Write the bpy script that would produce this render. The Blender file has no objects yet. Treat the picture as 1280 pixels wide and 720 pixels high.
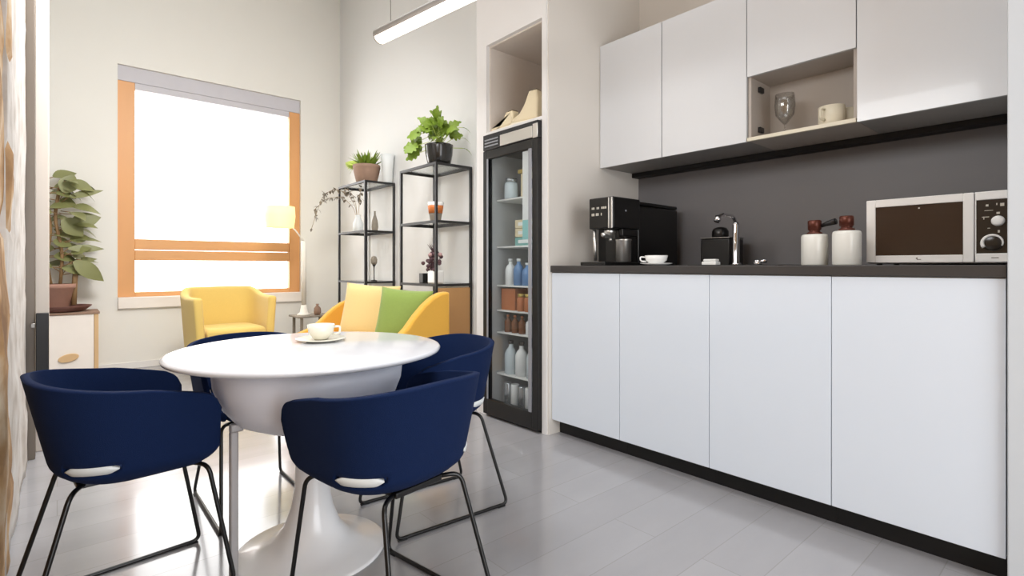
import bpy, bmesh, math, random
from mathutils import Vector, Matrix, noise
random.seed(11)
S = bpy.context.scene
C = S.collection
PI = math.pi

# ------------------------------------------------------------------ materials
def lin(c):
    r = []
    for v in c:
        v = v / 255.0
        r.append(v / 12.92 if v <= 0.04045 else ((v + 0.055) / 1.055) ** 2.4)
    return (r[0], r[1], r[2], 1.0)

def mat(name, rgb, rough=0.5, metal=0.0, vary=0.04, scale=8.0, bump=0.0, bscale=60.0, coat=0.0,
        sheen=0.0, spec=0.5, sub=0.0, emit=None, estr=0.0, stretch=None):
    m = bpy.data.materials.new(name); m.use_nodes = True
    nt = m.node_tree; N = nt.nodes; L = nt.links
    b = N['Principled BSDF']
    tc = N.new('ShaderNodeTexCoord')
    src = tc.outputs['Object']
    if stretch:
        mp = N.new('ShaderNodeMapping'); mp.inputs['Scale'].default_value = stretch
        L.new(src, mp.inputs['Vector']); src = mp.outputs['Vector']
    n = N.new('ShaderNodeTexNoise'); n.inputs['Scale'].default_value = scale; n.inputs['Detail'].default_value = 4
    L.new(src, n.inputs['Vector'])
    mx = N.new('ShaderNodeMix'); mx.data_type = 'RGBA'
    c = lin(rgb)
    mx.inputs[6].default_value = tuple(min(1, v * (1 - vary)) for v in c[:3]) + (1,)
    mx.inputs[7].default_value = tuple(min(1, v * (1 + vary)) for v in c[:3]) + (1,)
    L.new(n.outputs['Fac'], mx.inputs[0]); L.new(mx.outputs[2], b.inputs['Base Color'])
    b.inputs['Roughness'].default_value = rough
    b.inputs['Metallic'].default_value = metal
    b.inputs['Specular IOR Level'].default_value = spec
    b.inputs['Coat Weight'].default_value = coat
    b.inputs['Sheen Weight'].default_value = sheen
    if sub: b.inputs['Subsurface Weight'].default_value = sub
    if emit:
        b.inputs['Emission Color'].default_value = lin(emit); b.inputs['Emission Strength'].default_value = estr
    if bump:
        n2 = N.new('ShaderNodeTexNoise'); n2.inputs['Scale'].default_value = bscale; n2.inputs['Detail'].default_value = 3
        L.new(src, n2.inputs['Vector'])
        bp = N.new('ShaderNodeBump'); bp.inputs['Strength'].default_value = bump; bp.inputs['Distance'].default_value = 0.01
        L.new(n2.outputs['Fac'], bp.inputs['Height']); L.new(bp.outputs['Normal'], b.inputs['Normal'])
    return m

def pane_mat(name, tint=(1, 1, 1), gloss=0.08, rough=0.02):
    m = bpy.data.materials.new(name); m.use_nodes = True
    nt = m.node_tree; N = nt.nodes; L = nt.links
    N.remove(N['Principled BSDF'])
    t = N.new('ShaderNodeBsdfTransparent'); t.inputs['Color'].default_value = tint + (1,)
    g = N.new('ShaderNodeBsdfGlossy'); g.inputs['Roughness'].default_value = rough
    lw = N.new('ShaderNodeLayerWeight'); lw.inputs['Blend'].default_value = 0.5
    pw = N.new('ShaderNodeMath'); pw.operation = 'POWER'; pw.inputs[1].default_value = 4.0
    L.new(lw.outputs['Facing'], pw.inputs[0])
    mul = N.new('ShaderNodeMath'); mul.operation = 'ADD'; mul.inputs[1].default_value = gloss; mul.use_clamp = True
    L.new(pw.outputs[0], mul.inputs[0])
    mx = N.new('ShaderNodeMixShader')
    L.new(mul.outputs[0], mx.inputs['Fac']); L.new(t.outputs[0], mx.inputs[1]); L.new(g.outputs[0], mx.inputs[2])
    L.new(mx.outputs[0], N['Material Output'].inputs['Surface'])
    return m

M = {}
M['wall_white'] = mat('wall_white', (226, 227, 226), 0.85, vary=0.015, scale=2, bump=0.05, bscale=120)
M['wall_warm'] = mat('wall_warm', (222, 216, 208), 0.85, vary=0.015, scale=2, bump=0.05, bscale=120)
M['wall_cream'] = mat('wall_cream', (230, 228, 222), 0.85, vary=0.02, scale=2, bump=0.05, bscale=120)
M['strip'] = mat('bronze_strip', (118, 108, 98), 0.4, 0.3)
M['jamb'] = mat('jamb_paint', (212, 202, 192), 0.6, vary=0.01)
M['pier'] = mat('pier_paint', (200, 205, 210), 0.6, vary=0.01)
M['column_white'] = mat('column_white', (228, 226, 224), 0.7, vary=0.01)
M['ceiling'] = mat('ceiling_paint', (240, 238, 234), 0.9, vary=0.01)
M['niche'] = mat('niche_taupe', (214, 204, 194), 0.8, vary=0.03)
M['door_white'] = mat('lacquer_white', (218, 226, 236), 0.22, vary=0.006, coat=0.2)
M['upper_white'] = mat('lacquer_warm_white', (222, 224, 227), 0.22, vary=0.006, coat=0.2)
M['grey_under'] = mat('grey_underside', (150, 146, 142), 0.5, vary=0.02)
M['taupe_in'] = mat('taupe_laminate', (182, 173, 164), 0.6, vary=0.02)
M['counter'] = mat('worktop_dark', (58, 55, 54), 0.35, vary=0.06, scale=40)
M['backsplash'] = mat('backsplash_dark', (118, 116, 118), 0.45, vary=0.03, scale=3)
M['kick'] = mat('kick_black', (9, 9, 10), 0.5, vary=0.05)
M['black'] = mat('black_plastic', (14, 13, 13), 0.32, vary=0.05)
M['black_matt'] = mat('black_metal', (24, 23, 25), 0.45, vary=0.05)
M['steel'] = mat('polished_steel', (226, 224, 220), 0.32, 1.0, vary=0.03)
M['chrome'] = mat('chrome', (225, 225, 228), 0.08, 1.0, vary=0.01)
M['alu'] = mat('brushed_aluminium', (150, 146, 142), 0.35, 1.0, vary=0.05, stretch=(1, 1, 20))
M['grey_trim'] = mat('grey_trim', (150, 152, 158), 0.35, 0.3)
M['navy'] = mat('navy_felt', (12, 32, 70), 0.9, vary=0.12, scale=200, bump=0.25, bscale=500, sheen=0.0, spec=0.2)
M['navy_seat'] = mat('navy_seat_felt', (15, 36, 74), 0.9, vary=0.1, scale=200, bump=0.2, bscale=500, sheen=0.0, spec=0.2)
M['table_white'] = mat('table_lacquer', (224, 226, 232), 0.2, vary=0.006, coat=0.3)
M['table_under'] = mat('table_underside', (238, 241, 252), 0.4, vary=0.01)
M['table_base'] = mat('table_base_white', (244, 244, 245), 0.25, vary=0.01, coat=0.3)
M['post_grey'] = mat('grey_powder_steel', (176, 172, 172), 0.4, 0.2)
M['yellow'] = mat('yellow_wool', (222, 192, 108), 0.9, vary=0.06, scale=120, bump=0.2, bscale=350, sheen=0.2)
M['mustard'] = mat('mustard_wool', (226, 172, 66), 0.9, vary=0.06, scale=120, bump=0.2, bscale=350, sheen=0.2)
M['cushion_yellow'] = mat('cushion_yellow_cotton', (230, 202, 138), 0.95, vary=0.05, scale=90, bump=0.2, bscale=300, sheen=0.2)
M['cushion_green'] = mat('cushion_green_cotton', (134, 156, 76), 0.95, vary=0.07, scale=90, bump=0.2, bscale=300, sheen=0.2)
M['wood_frame'] = mat('window_pine', (218, 160, 104), 0.45, vary=0.08, scale=6, stretch=(1, 1, 0.15))
M['wood_rail'] = mat('window_pine_rail', (220, 164, 108), 0.45, vary=0.08, scale=6, stretch=(0.15, 1, 1))
M['blind'] = mat('blind_cassette', (196, 194, 200), 0.6)
M['sill'] = mat('sill_white', (240, 232, 224), 0.5)
M['lamp_wood'] = mat('shelf_end_wood', (186, 142, 92), 0.55, vary=0.08, scale=7, stretch=(1, 1, 0.1))
M['oak'] = mat('pale_oak', (214, 178, 132), 0.55, vary=0.08, scale=7, stretch=(1, 1, 0.1))
M['terracotta'] = mat('old_clay', (168, 128, 112), 0.8, vary=0.1, scale=14, bump=0.15)
M['tray'] = mat('brown_saucer', (112, 72, 62), 0.6, vary=0.1)
M['taupe_clay'] = mat('taupe_clay', (150, 122, 104), 0.8, vary=0.12, scale=12, bump=0.3, bscale=30)
M['soil'] = mat('potting_soil', (64, 48, 38), 0.95, vary=0.3, scale=60, bump=0.5)
M['leaf_olive'] = mat('leaf_olive', (124, 126, 78), 0.45, vary=0.3, scale=5, sub=0.0)
M['leaf_green'] = mat('leaf_bright', (124, 150, 50), 0.5, vary=0.3, scale=7)
M['leaf_lime'] = mat('leaf_lime', (186, 205, 96), 0.5, vary=0.25, scale=7)
M['stem'] = mat('plant_stem', (138, 108, 72), 0.7, vary=0.15)
M['black_pot'] = mat('black_glazed_pot', (22, 21, 20), 0.22, vary=0.1, coat=0.4)
M['twig'] = mat('dried_twig', (176, 160, 138), 0.9, vary=0.1)
M['dry_leaf'] = mat('dried_leaf', (142, 134, 122), 0.8, vary=0.25)
M['shade'] = mat('cream_lampshade', (250, 236, 170), 0.7, emit=(255, 232, 160), estr=0.75)
M['lamp_white'] = mat('lamp_white', (240, 236, 226), 0.4)
M['cup'] = mat('cream_china', (240, 236, 220), 0.25, vary=0.01, coat=0.3)
M['china'] = mat('white_china', (240, 240, 238), 0.2, vary=0.01, coat=0.3)
M['mug'] = mat('ivory_mug', (226, 218, 196), 0.4, vary=0.02)
M['copper'] = mat('dark_copper_lid', (96, 50, 38), 0.35, 0.5, vary=0.08)
M['jar_white'] = mat('white_ceramic', (240, 240, 234), 0.3, vary=0.01, coat=0.2)
M['mw_white'] = mat('microwave_enamel', (250, 249, 247), 0.3, vary=0.01)
M['mw_glass'] = mat('microwave_dark_glass', (62, 48, 40), 0.12, vary=0.05, stretch=(1, 1, 8))
M['mw_panel'] = mat('microwave_panel', (44, 38, 32), 0.2, vary=0.04)
M['print'] = mat('pale_print', (205, 200, 188), 0.6)
M['print_grey'] = mat('grey_print', (150, 142, 136), 0.6)
M['led'] = mat('led_diffuser', (255, 250, 240), 0.4, emit=(255, 244, 226), estr=3.5)
M['shoe'] = mat('cream_leather', (226, 212, 180), 0.5, vary=0.05)
M['shoe_sole'] = mat('pale_sole', (240, 232, 214), 0.7)
M['shoe_dark'] = mat('olive_lining', (112, 98, 74), 0.8)
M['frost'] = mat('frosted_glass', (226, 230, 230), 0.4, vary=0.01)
M['fridge_in'] = mat('fridge_liner', (176, 176, 176), 0.5)
M['fridge_shelf'] = mat('fridge_wire_shelf', (232, 230, 226), 0.4)
M['plum'] = mat('dried_plum_flower', (92, 66, 72), 0.85, vary=0.4, scale=30)
M['pink'] = mat('dusty_pink', (196, 160, 160), 0.7, vary=0.1)
M['orange'] = mat('orange_print', (214, 122, 56), 0.5, vary=0.15)
M['terr_box'] = mat('orange_brown_carton', (186, 112, 66), 0.6, vary=0.1)
M['glass'] = pane_mat('window_glass', (1, 1, 1), 0.0)
M['fridge_glass'] = pane_mat('fridge_door_glass', (0.93, 0.95, 0.96), 0.03, 0.03)
M['shelf_glass'] = pane_mat('shelf_glass', (0.93, 0.95, 0.95), 0.05, 0.08)
M['drink_glass'] = pane_mat('drinking_glass', (0.90, 0.90, 0.89), 0.10, 0.04)

# glossy plank floor
def floor_mat():
    m = bpy.data.materials.new('polished_floor'); m.use_nodes = True
    nt = m.node_tree; N = nt.nodes; L = nt.links; b = N['Principled BSDF']
    tc = N.new('ShaderNodeTexCoord')
    mp = N.new('ShaderNodeMapping'); mp.inputs['Rotation'].default_value = (0, 0, 0)
    L.new(tc.outputs['Object'], mp.inputs['Vector'])
    br = N.new('ShaderNodeTexBrick')
    br.inputs['Scale'].default_value = 1.0; br.inputs['Brick Width'].default_value = 1.2; br.inputs['Row Height'].default_value = 0.2
    br.inputs['Mortar Size'].default_value = 0.0022; br.inputs['Mortar Smooth'].default_value = 0.3
    br.inputs['Color1'].default_value = lin((164, 163, 166)); br.inputs['Color2'].default_value = lin((158, 157, 160))
    br.inputs['Mortar'].default_value = lin((150, 148, 149))
    L.new(mp.outputs[0], br.inputs['Vector'])
    n = N.new('ShaderNodeTexNoise'); n.inputs['Scale'].default_value = 2.2; n.inputs['Detail'].default_value = 6
    mp2 = N.new('ShaderNodeMapping'); mp2.inputs['Scale'].default_value = (0.5, 2.5, 1)
    L.new(tc.outputs['Object'], mp2.inputs['Vector']); L.new(mp2.outputs[0], n.inputs['Vector'])
    mx = N.new('ShaderNodeMix'); mx.data_type = 'RGBA'; mx.blend_type = 'MULTIPLY'; mx.inputs[0].default_value = 0.25
    L.new(br.outputs['Color'], mx.inputs[6]); L.new(n.outputs['Fac'], mx.inputs[7])
    mr = N.new('ShaderNodeMapRange'); mr.inputs[3].default_value = 0.75; mr.inputs[4].default_value = 1.15
    L.new(n.outputs['Fac'], mr.inputs[0]); 
    cb = N.new('ShaderNodeCombineColor')
    for i in range(3): L.new(mr.outputs[0], cb.inputs[i])
    L.new(cb.outputs[0], mx.inputs[7])
    mx.inputs[0].default_value = 0.6
    L.new(mx.outputs[2], b.inputs['Base Color'])
    mr2 = N.new('ShaderNodeMapRange'); mr2.inputs[3].default_value = 0.10; mr2.inputs[4].default_value = 0.26
    L.new(n.outputs['Fac'], mr2.inputs[0]); L.new(mr2.outputs[0], b.inputs['Roughness'])
    b.inputs['Coat Weight'].default_value = 0.35; b.inputs['Coat Roughness'].default_value = 0.08
    bp = N.new('ShaderNodeBump'); bp.inputs['Strength'].default_value = 0.05; bp.inputs['Distance'].default_value = 0.004
    L.new(br.outputs['Fac'], bp.inputs['Height']); bp.invert = True
    n3 = N.new('ShaderNodeTexNoise'); n3.inputs['Scale'].default_value = 6; L.new(tc.outputs['Object'], n3.inputs['Vector'])
    bp2 = N.new('ShaderNodeBump'); bp2.inputs['Strength'].default_value = 0.1; bp2.inputs['Distance'].default_value = 0.004
    L.new(n3.outputs['Fac'], bp2.inputs['Height']); L.new(bp.outputs[0], bp2.inputs['Normal'])
    L.new(bp2.outputs[0], b.inputs['Normal'])
    return m
M['floor'] = floor_mat()

def stone_mat(name, c1, c2, c3, sc):
    m = bpy.data.materials.new(name); m.use_nodes = True
    nt = m.node_tree; N = nt.nodes; L = nt.links; b = N['Principled BSDF']
    tc = N.new('ShaderNodeTexCoord')
    n = N.new('ShaderNodeTexNoise'); n.inputs['Scale'].default_value = sc; n.inputs['Detail'].default_value = 6
    L.new(tc.outputs['Object'], n.inputs['Vector'])
    r = N.new('ShaderNodeValToRGB')
    r.color_ramp.elements[0].position = 0.32; r.color_ramp.elements[0].color = lin(c1)
    r.color_ramp.elements[1].position = 0.68; r.color_ramp.elements[1].color = lin(c3)
    e = r.color_ramp.elements.new(0.5); e.color = lin(c2)
    L.new(n.outputs['Fac'], r.inputs[0]); L.new(r.outputs[0], b.inputs['Base Color'])
    b.inputs['Roughness'].default_value = 0.9
    bp = N.new('ShaderNodeBump'); bp.inputs['Strength'].default_value = 0.4; bp.inputs['Distance'].default_value = 0.02
    L.new(n.outputs['Fac'], bp.inputs['Height']); L.new(bp.outputs[0], b.inputs['Normal'])
    return m
M['stone'] = stone_mat('rough_tan_stone', (136, 98, 60), (190, 150, 104), (226, 206, 178), 5.0)
M['plaster'] = stone_mat('peeling_plaster', (186, 178, 170), (208, 202, 197), (222, 219, 216), 7.0)

# ------------------------------------------------------------------ mesh helpers
class MB:
    def __init__(self):
        self.bm = bmesh.new()
    def _add(self, verts, faces, smooth=False):
        vs = [self.bm.verts.new(v) for v in verts]
        out = []
        for f in faces:
            try:
                fa = self.bm.faces.new([vs[i] for i in f]); fa.smooth = smooth; out.append(fa)
            except ValueError:
                pass
        return vs, out
    def box(self, x0, y0, z0, x1, y1, z1, bev=0.0, seg=2):
        v = [(x0, y0, z0), (x1, y0, z0), (x1, y1, z0), (x0, y1, z0), (x0, y0, z1), (x1, y0, z1), (x1, y1, z1), (x0, y1, z1)]
        f = [(0, 3, 2, 1), (4, 5, 6, 7), (0, 1, 5, 4), (1, 2, 6, 5), (2, 3, 7, 6), (3, 0, 4, 7)]
        vs, fs = self._add(v, f)
        if bev > 0:
            es = set()
            for fa in fs: es.update(fa.edges)
            r = bmesh.ops.bevel(self.bm, geom=list(es), offset=bev, segments=seg, affect='EDGES', profile=0.5)
            for fa in r['faces']: fa.smooth = True
        return self
    def lathe(self, prof, cx=0, cy=0, cz=0, n=40, cap0=True, cap1=True, M4=None):
        verts = []; faces = []
        for (r, z) in prof:
            for i in range(n):
                a = 2 * PI * i / n
                p = Vector((cx + r * math.cos(a), cy + r * math.sin(a), cz + z))
                if M4: p = M4 @ p
                verts.append(p)
        k = len(prof)
        for j in range(k - 1):
            for i in range(n):
                i2 = (i + 1) % n
                faces.append((j * n + i, j * n + i2, (j + 1) * n + i2, (j + 1) * n + i))
        if cap0: faces.append(tuple(range(n - 1, -1, -1)))
        if cap1: faces.append(tuple((k - 1) * n + i for i in range(n)))
        self._add(verts, faces, True)
        return self
    def tube(self, pts, r, n=10, closed=False, cap=True):
        pts = [Vector(p) for p in pts]
        m = len(pts)
        rs = r if isinstance(r, (list, tuple)) else [r] * m
        t0 = (pts[1] - pts[0]).normalized()
        up = Vector((0, 0, 1)) if abs(t0.z) < 0.9 else Vector((1, 0, 0))
        u = t0.cross(up).normalized()
        verts = []; faces = []
        for i in range(m):
            if closed: t = pts[(i + 1) % m] - pts[i - 1]
            else: t = pts[min(i + 1, m - 1)] - pts[max(i - 1, 0)]
            t.normalize()
            u = (u - t * u.dot(t)).normalized(); w = t.cross(u)
            for k in range(n):
                a = 2 * PI * k / n
                verts.append(pts[i] + (u * math.cos(a) + w * math.sin(a)) * rs[i])
        R = m if closed else m - 1
        for i in range(R):
            i2 = (i + 1) % m
            for k in range(n):
                k2 = (k + 1) % n
                faces.append((i * n + k, i * n + k2, i2 * n + k2, i2 * n + k))
        if cap and not closed:
            faces.append(tuple(range(n - 1, -1, -1))); faces.append(tuple((m - 1) * n + k for k in range(n)))
        self._add(verts, faces, True)
        return self
    def prism(self, poly, axis, a0, a1, bev=0.0, seg=2):
        """poly: 2D outline in the plane across the axis"""
        def P(u, v, a):
            return (a, u, v) if axis == 'x' else ((u, a, v) if axis == 'y' else (u, v, a))
        n = len(poly)
        verts = [P(u, v, a0) for u, v in poly] + [P(u, v, a1) for u, v in poly]
        faces = [tuple(range(n)), tuple(range(2 * n - 1, n - 1, -1))] + [(i, n + i, n + (i + 1) % n, (i + 1) % n) for i in range(n)]
        vs, fs = self._add(verts, faces)
        bmesh.ops.recalc_face_normals(self.bm, faces=fs)
        if bev:
            es = set()
            for fa in fs[:2]: es.update(fa.edges)
            r = bmesh.ops.bevel(self.bm, geom=list(es), offset=bev, segments=seg, affect='EDGES', profile=0.5)
            for fa in r['faces']: fa.smooth = True
        return self
    def leaf(self, base, d, up, L, W, bend=0.3, n=6, shape='oval', fold=0.15):
        d = Vector(d).normalized(); up = Vector(up)
        s = d.cross(up)
        if s.length < 1e-3: s = d.cross(Vector((1, 0, 0)))
        s.normalize(); nrm = s.cross(d).normalized()
        base = Vector(base); verts = []; faces = []
        for i in range(n + 1):
            t = i / n
            if shape == 'oval': w = W * math.sin(PI * min(1, 0.05 + 0.95 * t) ** 0.9) * (1 if i < n else 0.05) + 0.001
            elif shape == 'blade': w = W * (1 - t) ** 0.7 * min(1, 0.4 + 3 * t) + 0.0006
            else: w = W * (0.35 + 0.65 * abs(math.sin(PI * t * 3.5 + 0.5))) * math.sin(PI * (0.08 + 0.9 * t)) + 0.001
            c = base + d * (L * t) - nrm * (bend * L * t * t)
            verts += [c - s * w + nrm * (fold * w), c, c + s * w + nrm * (fold * w)]
        for i in range(n):
            for k in (0, 1):
                faces.append((3 * i + k, 3 * i + k + 1, 3 * i + k + 4, 3 * i + k + 3))
        self._add(verts, faces, True)
        return self
    def build(self, name, material, parent=None, loc=(0, 0, 0), rotz=0.0, solid=0.0):
        me = bpy.data.meshes.new(name)
        if not solid: bmesh.ops.recalc_face_normals(self.bm, faces=self.bm.faces)
        self.bm.to_mesh(me); self.bm.free()
        me.materials.append(material)
        o = bpy.data.objects.new(name, me); C.objects.link(o)
        o.location = loc; o.rotation_euler = (0, 0, rotz)
        if parent is not None: o.parent = parent
        if solid:
            md = o.modifiers.new('Solidify', 'SOLIDIFY'); md.thickness = solid; md.offset = 0
        return o

def fillet(pts, r, seg=6):
    pts = [Vector(p) for p in pts]; out = [pts[0]]
    for i in range(1, len(pts) - 1):
        a, b, c = pts[i - 1], pts[i], pts[i + 1]
        u = (a - b); v = (c - b); rr = min(r, u.length * 0.49, v.length * 0.49)
        p = b + u.normalized() * rr; q = b + v.normalized() * rr
        for k in range(seg + 1):
            t = k / seg
            out.append(p * (1 - t) ** 2 + b * 2 * t * (1 - t) + q * t * t)
    out.append(pts[-1]); return out

def thing(name, label, cat, loc=(0, 0, 0), rotz=0.0, group=None):
    o = bpy.data.objects.new(name, None); C.objects.link(o)
    o.location = loc; o.rotation_euler = (0, 0, rotz); o.empty_display_size = 0.1
    o['label'] = label; o['category'] = cat
    if group: o['group'] = group
    return o
def tag(o, label, cat, group=None):
    o['label'] = label; o['category'] = cat
    if group: o['group'] = group
    return o
def struct(o):
    o['kind'] = 'structure'; return o
def copy_tree(o, parent=None):
    c = o.copy(); C.objects.link(c)
    c.parent = parent
    for ch in list(o.children): copy_tree(ch, c)
    return c

# ------------------------------------------------------------------ key measures (metres)
XF = 2.40      # base cabinet fronts
XB = 3.35      # kitchen back wall
XU = 2.88      # upper cabinet fronts
YS = 2.385     # side wall the kitchen ends at
XC = 2.364     # face of the fridge column
XR = 2.87      # right wall of the sitting area
YW = 6.82      # window wall
CEIL = 4.95
CT = 1.085     # worktop height
BEHIND = -2.2

# ------------------------------------------------------------------ room shell
struct(MB().box(-1.7, BEHIND, -0.12, 3.7, YW + 0.35, 0).build('floor', M['floor']))
struct(MB().box(-1.7, BEHIND, CEIL, 3.7, YW + 0.35, CEIL + 0.12).build('ceiling', M['ceiling']))
WX0, WX1, WZ0, WZ1 = 0.476, 2.35, 0.635, 3.20
w = MB()
w.box(-1.6, YW, 0, WX0, YW + 0.32, CEIL); w.box(WX1, YW, 0, 3.6, YW + 0.32, CEIL)
w.box(WX0, YW, 0, WX1, YW + 0.32, WZ0); w.box(WX0, YW, WZ1, WX1, YW + 0.32, CEIL)
struct(w.build('wall_window', M['wall_cream']))
struct(MB().box(XR, 3.12, 0, 3.6, YW, CEIL).build('wall_right', M['wall_white']))
# fridge column with niche
FY0, FY1 = 2.425, 3.005
c = MB()
c.box(XC, YS, 0, XB, FY0, CEIL); c.box(XC, FY1, 0, XB, 3.12, CEIL)
c.box(XC, FY0, 2.69, XB, FY1, CEIL); c.box(XB - 0.35, FY0, 0, XB, FY1, 2.69)
c.build('wall_column', M['column_white'])['kind'] = 'structure'
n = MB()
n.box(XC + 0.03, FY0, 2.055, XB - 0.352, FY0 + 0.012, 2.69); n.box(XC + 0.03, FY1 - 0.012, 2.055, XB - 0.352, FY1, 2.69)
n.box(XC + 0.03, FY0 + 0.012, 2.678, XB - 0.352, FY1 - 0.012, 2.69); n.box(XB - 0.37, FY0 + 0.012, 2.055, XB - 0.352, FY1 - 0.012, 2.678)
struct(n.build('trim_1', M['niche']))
struct(MB().box(XC, FY0, 2.03, XB - 0.35, FY1, 2.055, 0.003).build('trim_2', M['column_white']))
# side wall facing the kitchen: a warm paint skin on the column
struct(MB().box(XC + 0.012, YS - 0.012, 0, XB, YS, CEIL).build('wall_side', M['wall_warm']))
struct(MB().box(XB, -0.6, 0, XB + 0.25, YS + 0.8, CEIL).build('wall_kitchen', M['wall_warm']))
# end wall pier at the right edge of the view
struct(MB().box(XC + 0.015, -0.9, 0, XB, 0.232, CEIL, 0.003).build('wall_pier', M['pier']))
# closing walls (behind and beside the viewpoint)
struct(MB().box(-1.6, BEHIND - 0.2, 0, 3.6, BEHIND, CEIL).build('wall_back', M['wall_white']))
struct(MB().box(XB, BEHIND, 0, XB + 0.25, -0.6, CEIL).build('wall_entry', M['wall_white']))
struct(MB().box(-1.7, 4.2, 0, -1.45, YW, CEIL).build('wall_left', M['wall_cream']))

# rough stone partition at the left edge
def rough_wall(name, y0, y1, x, thick, mt, amp, sc, ny, nz, seed, cut=0.0):
    bm = bmesh.new(); g = []
    off = Vector((seed * 3.1, seed * 1.7, 0))
    for i in range(ny + 1):
        row = []
        for j in range(nz + 1):
            y = y0 + (y1 - y0) * i / ny; z = CEIL * j / nz
            p = Vector((0, y, z)) * sc + off
            h = noise.noise(p) * 0.6 + noise.noise(p * 2.7) * 0.3
            cell = noise.cell(Vector((0, y * 2.6, z * 3.3)) + off) * 0.4
            if cut and i == ny: y += cut * noise.noise(Vector((seed, 0, z * 2.3))) 
            xx = x + amp * (h + cell - 0.35)
            row.append(bm.verts.new((xx, y, z)))
        g.append(row)
    back = [[bm.verts.new((x - thick, r[j].co.y, r[j].co.z)) for j in (0, nz)] for r in (g[0], g[-1])]
    for i in range(ny):
        for j in range(nz):
            f = bm.faces.new((g[i][j], g[i + 1][j], g[i + 1][j + 1], g[i][j + 1])); f.smooth = True
    # ends, top and bottom
    bm.faces.new([back[0][0]] + [g[0][j] for j in range(nz + 1)] + [back[0][1]])
    bm.faces.new([back[1][1]] + [g[ny][j] for j in range(nz, -1, -1)] + [back[1][0]])
    bm.faces.new([back[0][1]] + [g[i][nz] for i in range(ny + 1)] + [back[1][1]])
    bm.faces.new([back[1][0]] + [g[i][0] for i in range(ny, -1, -1)] + [back[0][0]])
    bm.faces.new([back[0][0], back[0][1], back[1][1], back[1][0]])
    bmesh.ops.recalc_face_normals(bm, faces=bm.faces)
    me = bpy.data.meshes.new(name); bm.to_mesh(me); bm.free(); me.materials.append(mt)
    o = bpy.data.objects.new(name, me); C.objects.link(o); o['kind'] = 'structure'; return o
rough_wall('wall_stone', BEHIND, 2.66, -0.125, 0.30, M['stone'], 0.03, 3.0, 120, 110, 2.0, 0.12)
rough_wall('wall_plaster', 2.50, 3.95, -0.127, 0.28, M['plaster'], 0.012, 2.0, 40, 110, 5.0, 0.05)
struct(MB().box(-0.40, 3.96, 0, -0.093, 4.10, CEIL, 0.004).build('trim_3', M['strip']))
struct(MB().box(-0.40, 4.11, 0, -0.036, 4.23, CEIL, 0.006).build('trim_4', M['jamb']))
struct(MB().box(-1.7, 4.23, 0, -0.41, 4.33, CEIL).build('wall_partition', M['wall_cream']))

# window
wf = MB(); Y0, Y1 = YW + 0.035, YW + 0.12
struct(MB().box(WX0, YW + 0.03, WZ1 - 0.16, WX1, YW + 0.14, WZ1, 0.004).build('trim_5', M['blind']))
ZT = WZ1 - 0.16; ZB = WZ0 + 0.12
win = MB().box(WX0, Y0, ZB, WX0 + 0.15, Y1, ZT, 0.004).box(WX1 - 0.13, Y0, ZB, WX1, Y1, ZT, 0.004).build('window_1', M['wood_frame']); struct(win)
MB().box(WX0 + 0.15, Y0 + 0.002, 1.145, WX1 - 0.13, Y1, 1.255, 0.006).box(WX0 + 0.15, Y0 + 0.012, 1.262, WX1 - 0.13, Y1, 1.375, 0.006).build('window_rail', M['wood_rail'], win)
MB().box(WX0 + 0.15, Y0 + 0.002, ZT - 0.07, WX1 - 0.13, Y1, ZT, 0.004).build('window_head', M['blind'], win)
MB().box(WX0 + 0.15, Y0 + 0.002, ZB, WX1 - 0.13, Y1, ZB + 0.05, 0.004).build('window_bottom_rail', M['wood_rail'], win)
MB().box(WX0 + 0.15, Y0 + 0.045, ZB + 0.05, WX1 - 0.13, Y0 + 0.055, 1.145).build('window_pane', M['glass'], win)
MB().box(WX0 + 0.15, Y0 + 0.045, 1.375, WX1 - 0.13, Y0 + 0.055, ZT - 0.07).build('window_pane', M['glass'], win)
MB().box(WX0 + 0.001, YW - 0.035, WZ0 + 0.001, WX1 - 0.001, YW + 0.2, ZB, 0.006).build('window_sill', M['sill'], win)
# baseboards
struct(MB().box(-1.4, YW - 0.014, 0, XR, YW, 0.07, 0.003).build('baseboard_window', M['column_white']))
struct(MB().box(XR - 0.014, 3.13, 0, XR, YW - 0.015, 0.07, 0.003).build('baseboard_right', M['column_white']))

# ------------------------------------------------------------------ kitchen base cabinets
yb = [2.372, 1.835, 1.295, 0.762, 0.236]
lab = ['white glossy base cabinet under the coffee machine, beside the wall',
       'white glossy base cabinet under the tap, second from the fridge wall',
       'white glossy base cabinet under the two white canisters',
       'white glossy base cabinet under the microwave, at the right end']
for i in range(4):
    ya, yz = yb[i + 1], yb[i]
    t = thing('base_cabinet', lab[i], 'cabinet', (XF, (ya + yz) / 2, 0), 0, 'base cabinets under the dark worktop')
    h = (yz - ya) / 2
    MB().box(0.022, -h + 0.001, 0.10, XB - XF - 0.002, h - 0.001, CT - 0.042).build('body', M['taupe_in'], t)
    MB().box(0, -h + 0.0015, 0.097, 0.02, h - 0.0015, CT - 0.046, 0.0015).build('door', M['door_white'], t)
    MB().box(0.075, -h + 0.0005, 0.0, XB - XF - 0.05, h - 0.0005, 0.10).build('plinth', M['kick'], t)
k = tag(MB().box(XF - 0.012, 0.234, CT - 0.042, XB - 0.012, YS - 0.013, CT, 0.003).build('worktop', M['counter']),
        'dark grey worktop running along the white base cabinets', 'worktop')
struct(MB().box(XB - 0.012, 0.234, CT, XB, YS - 0.013, 1.80).build('trim_6', M['backsplash']))

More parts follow.
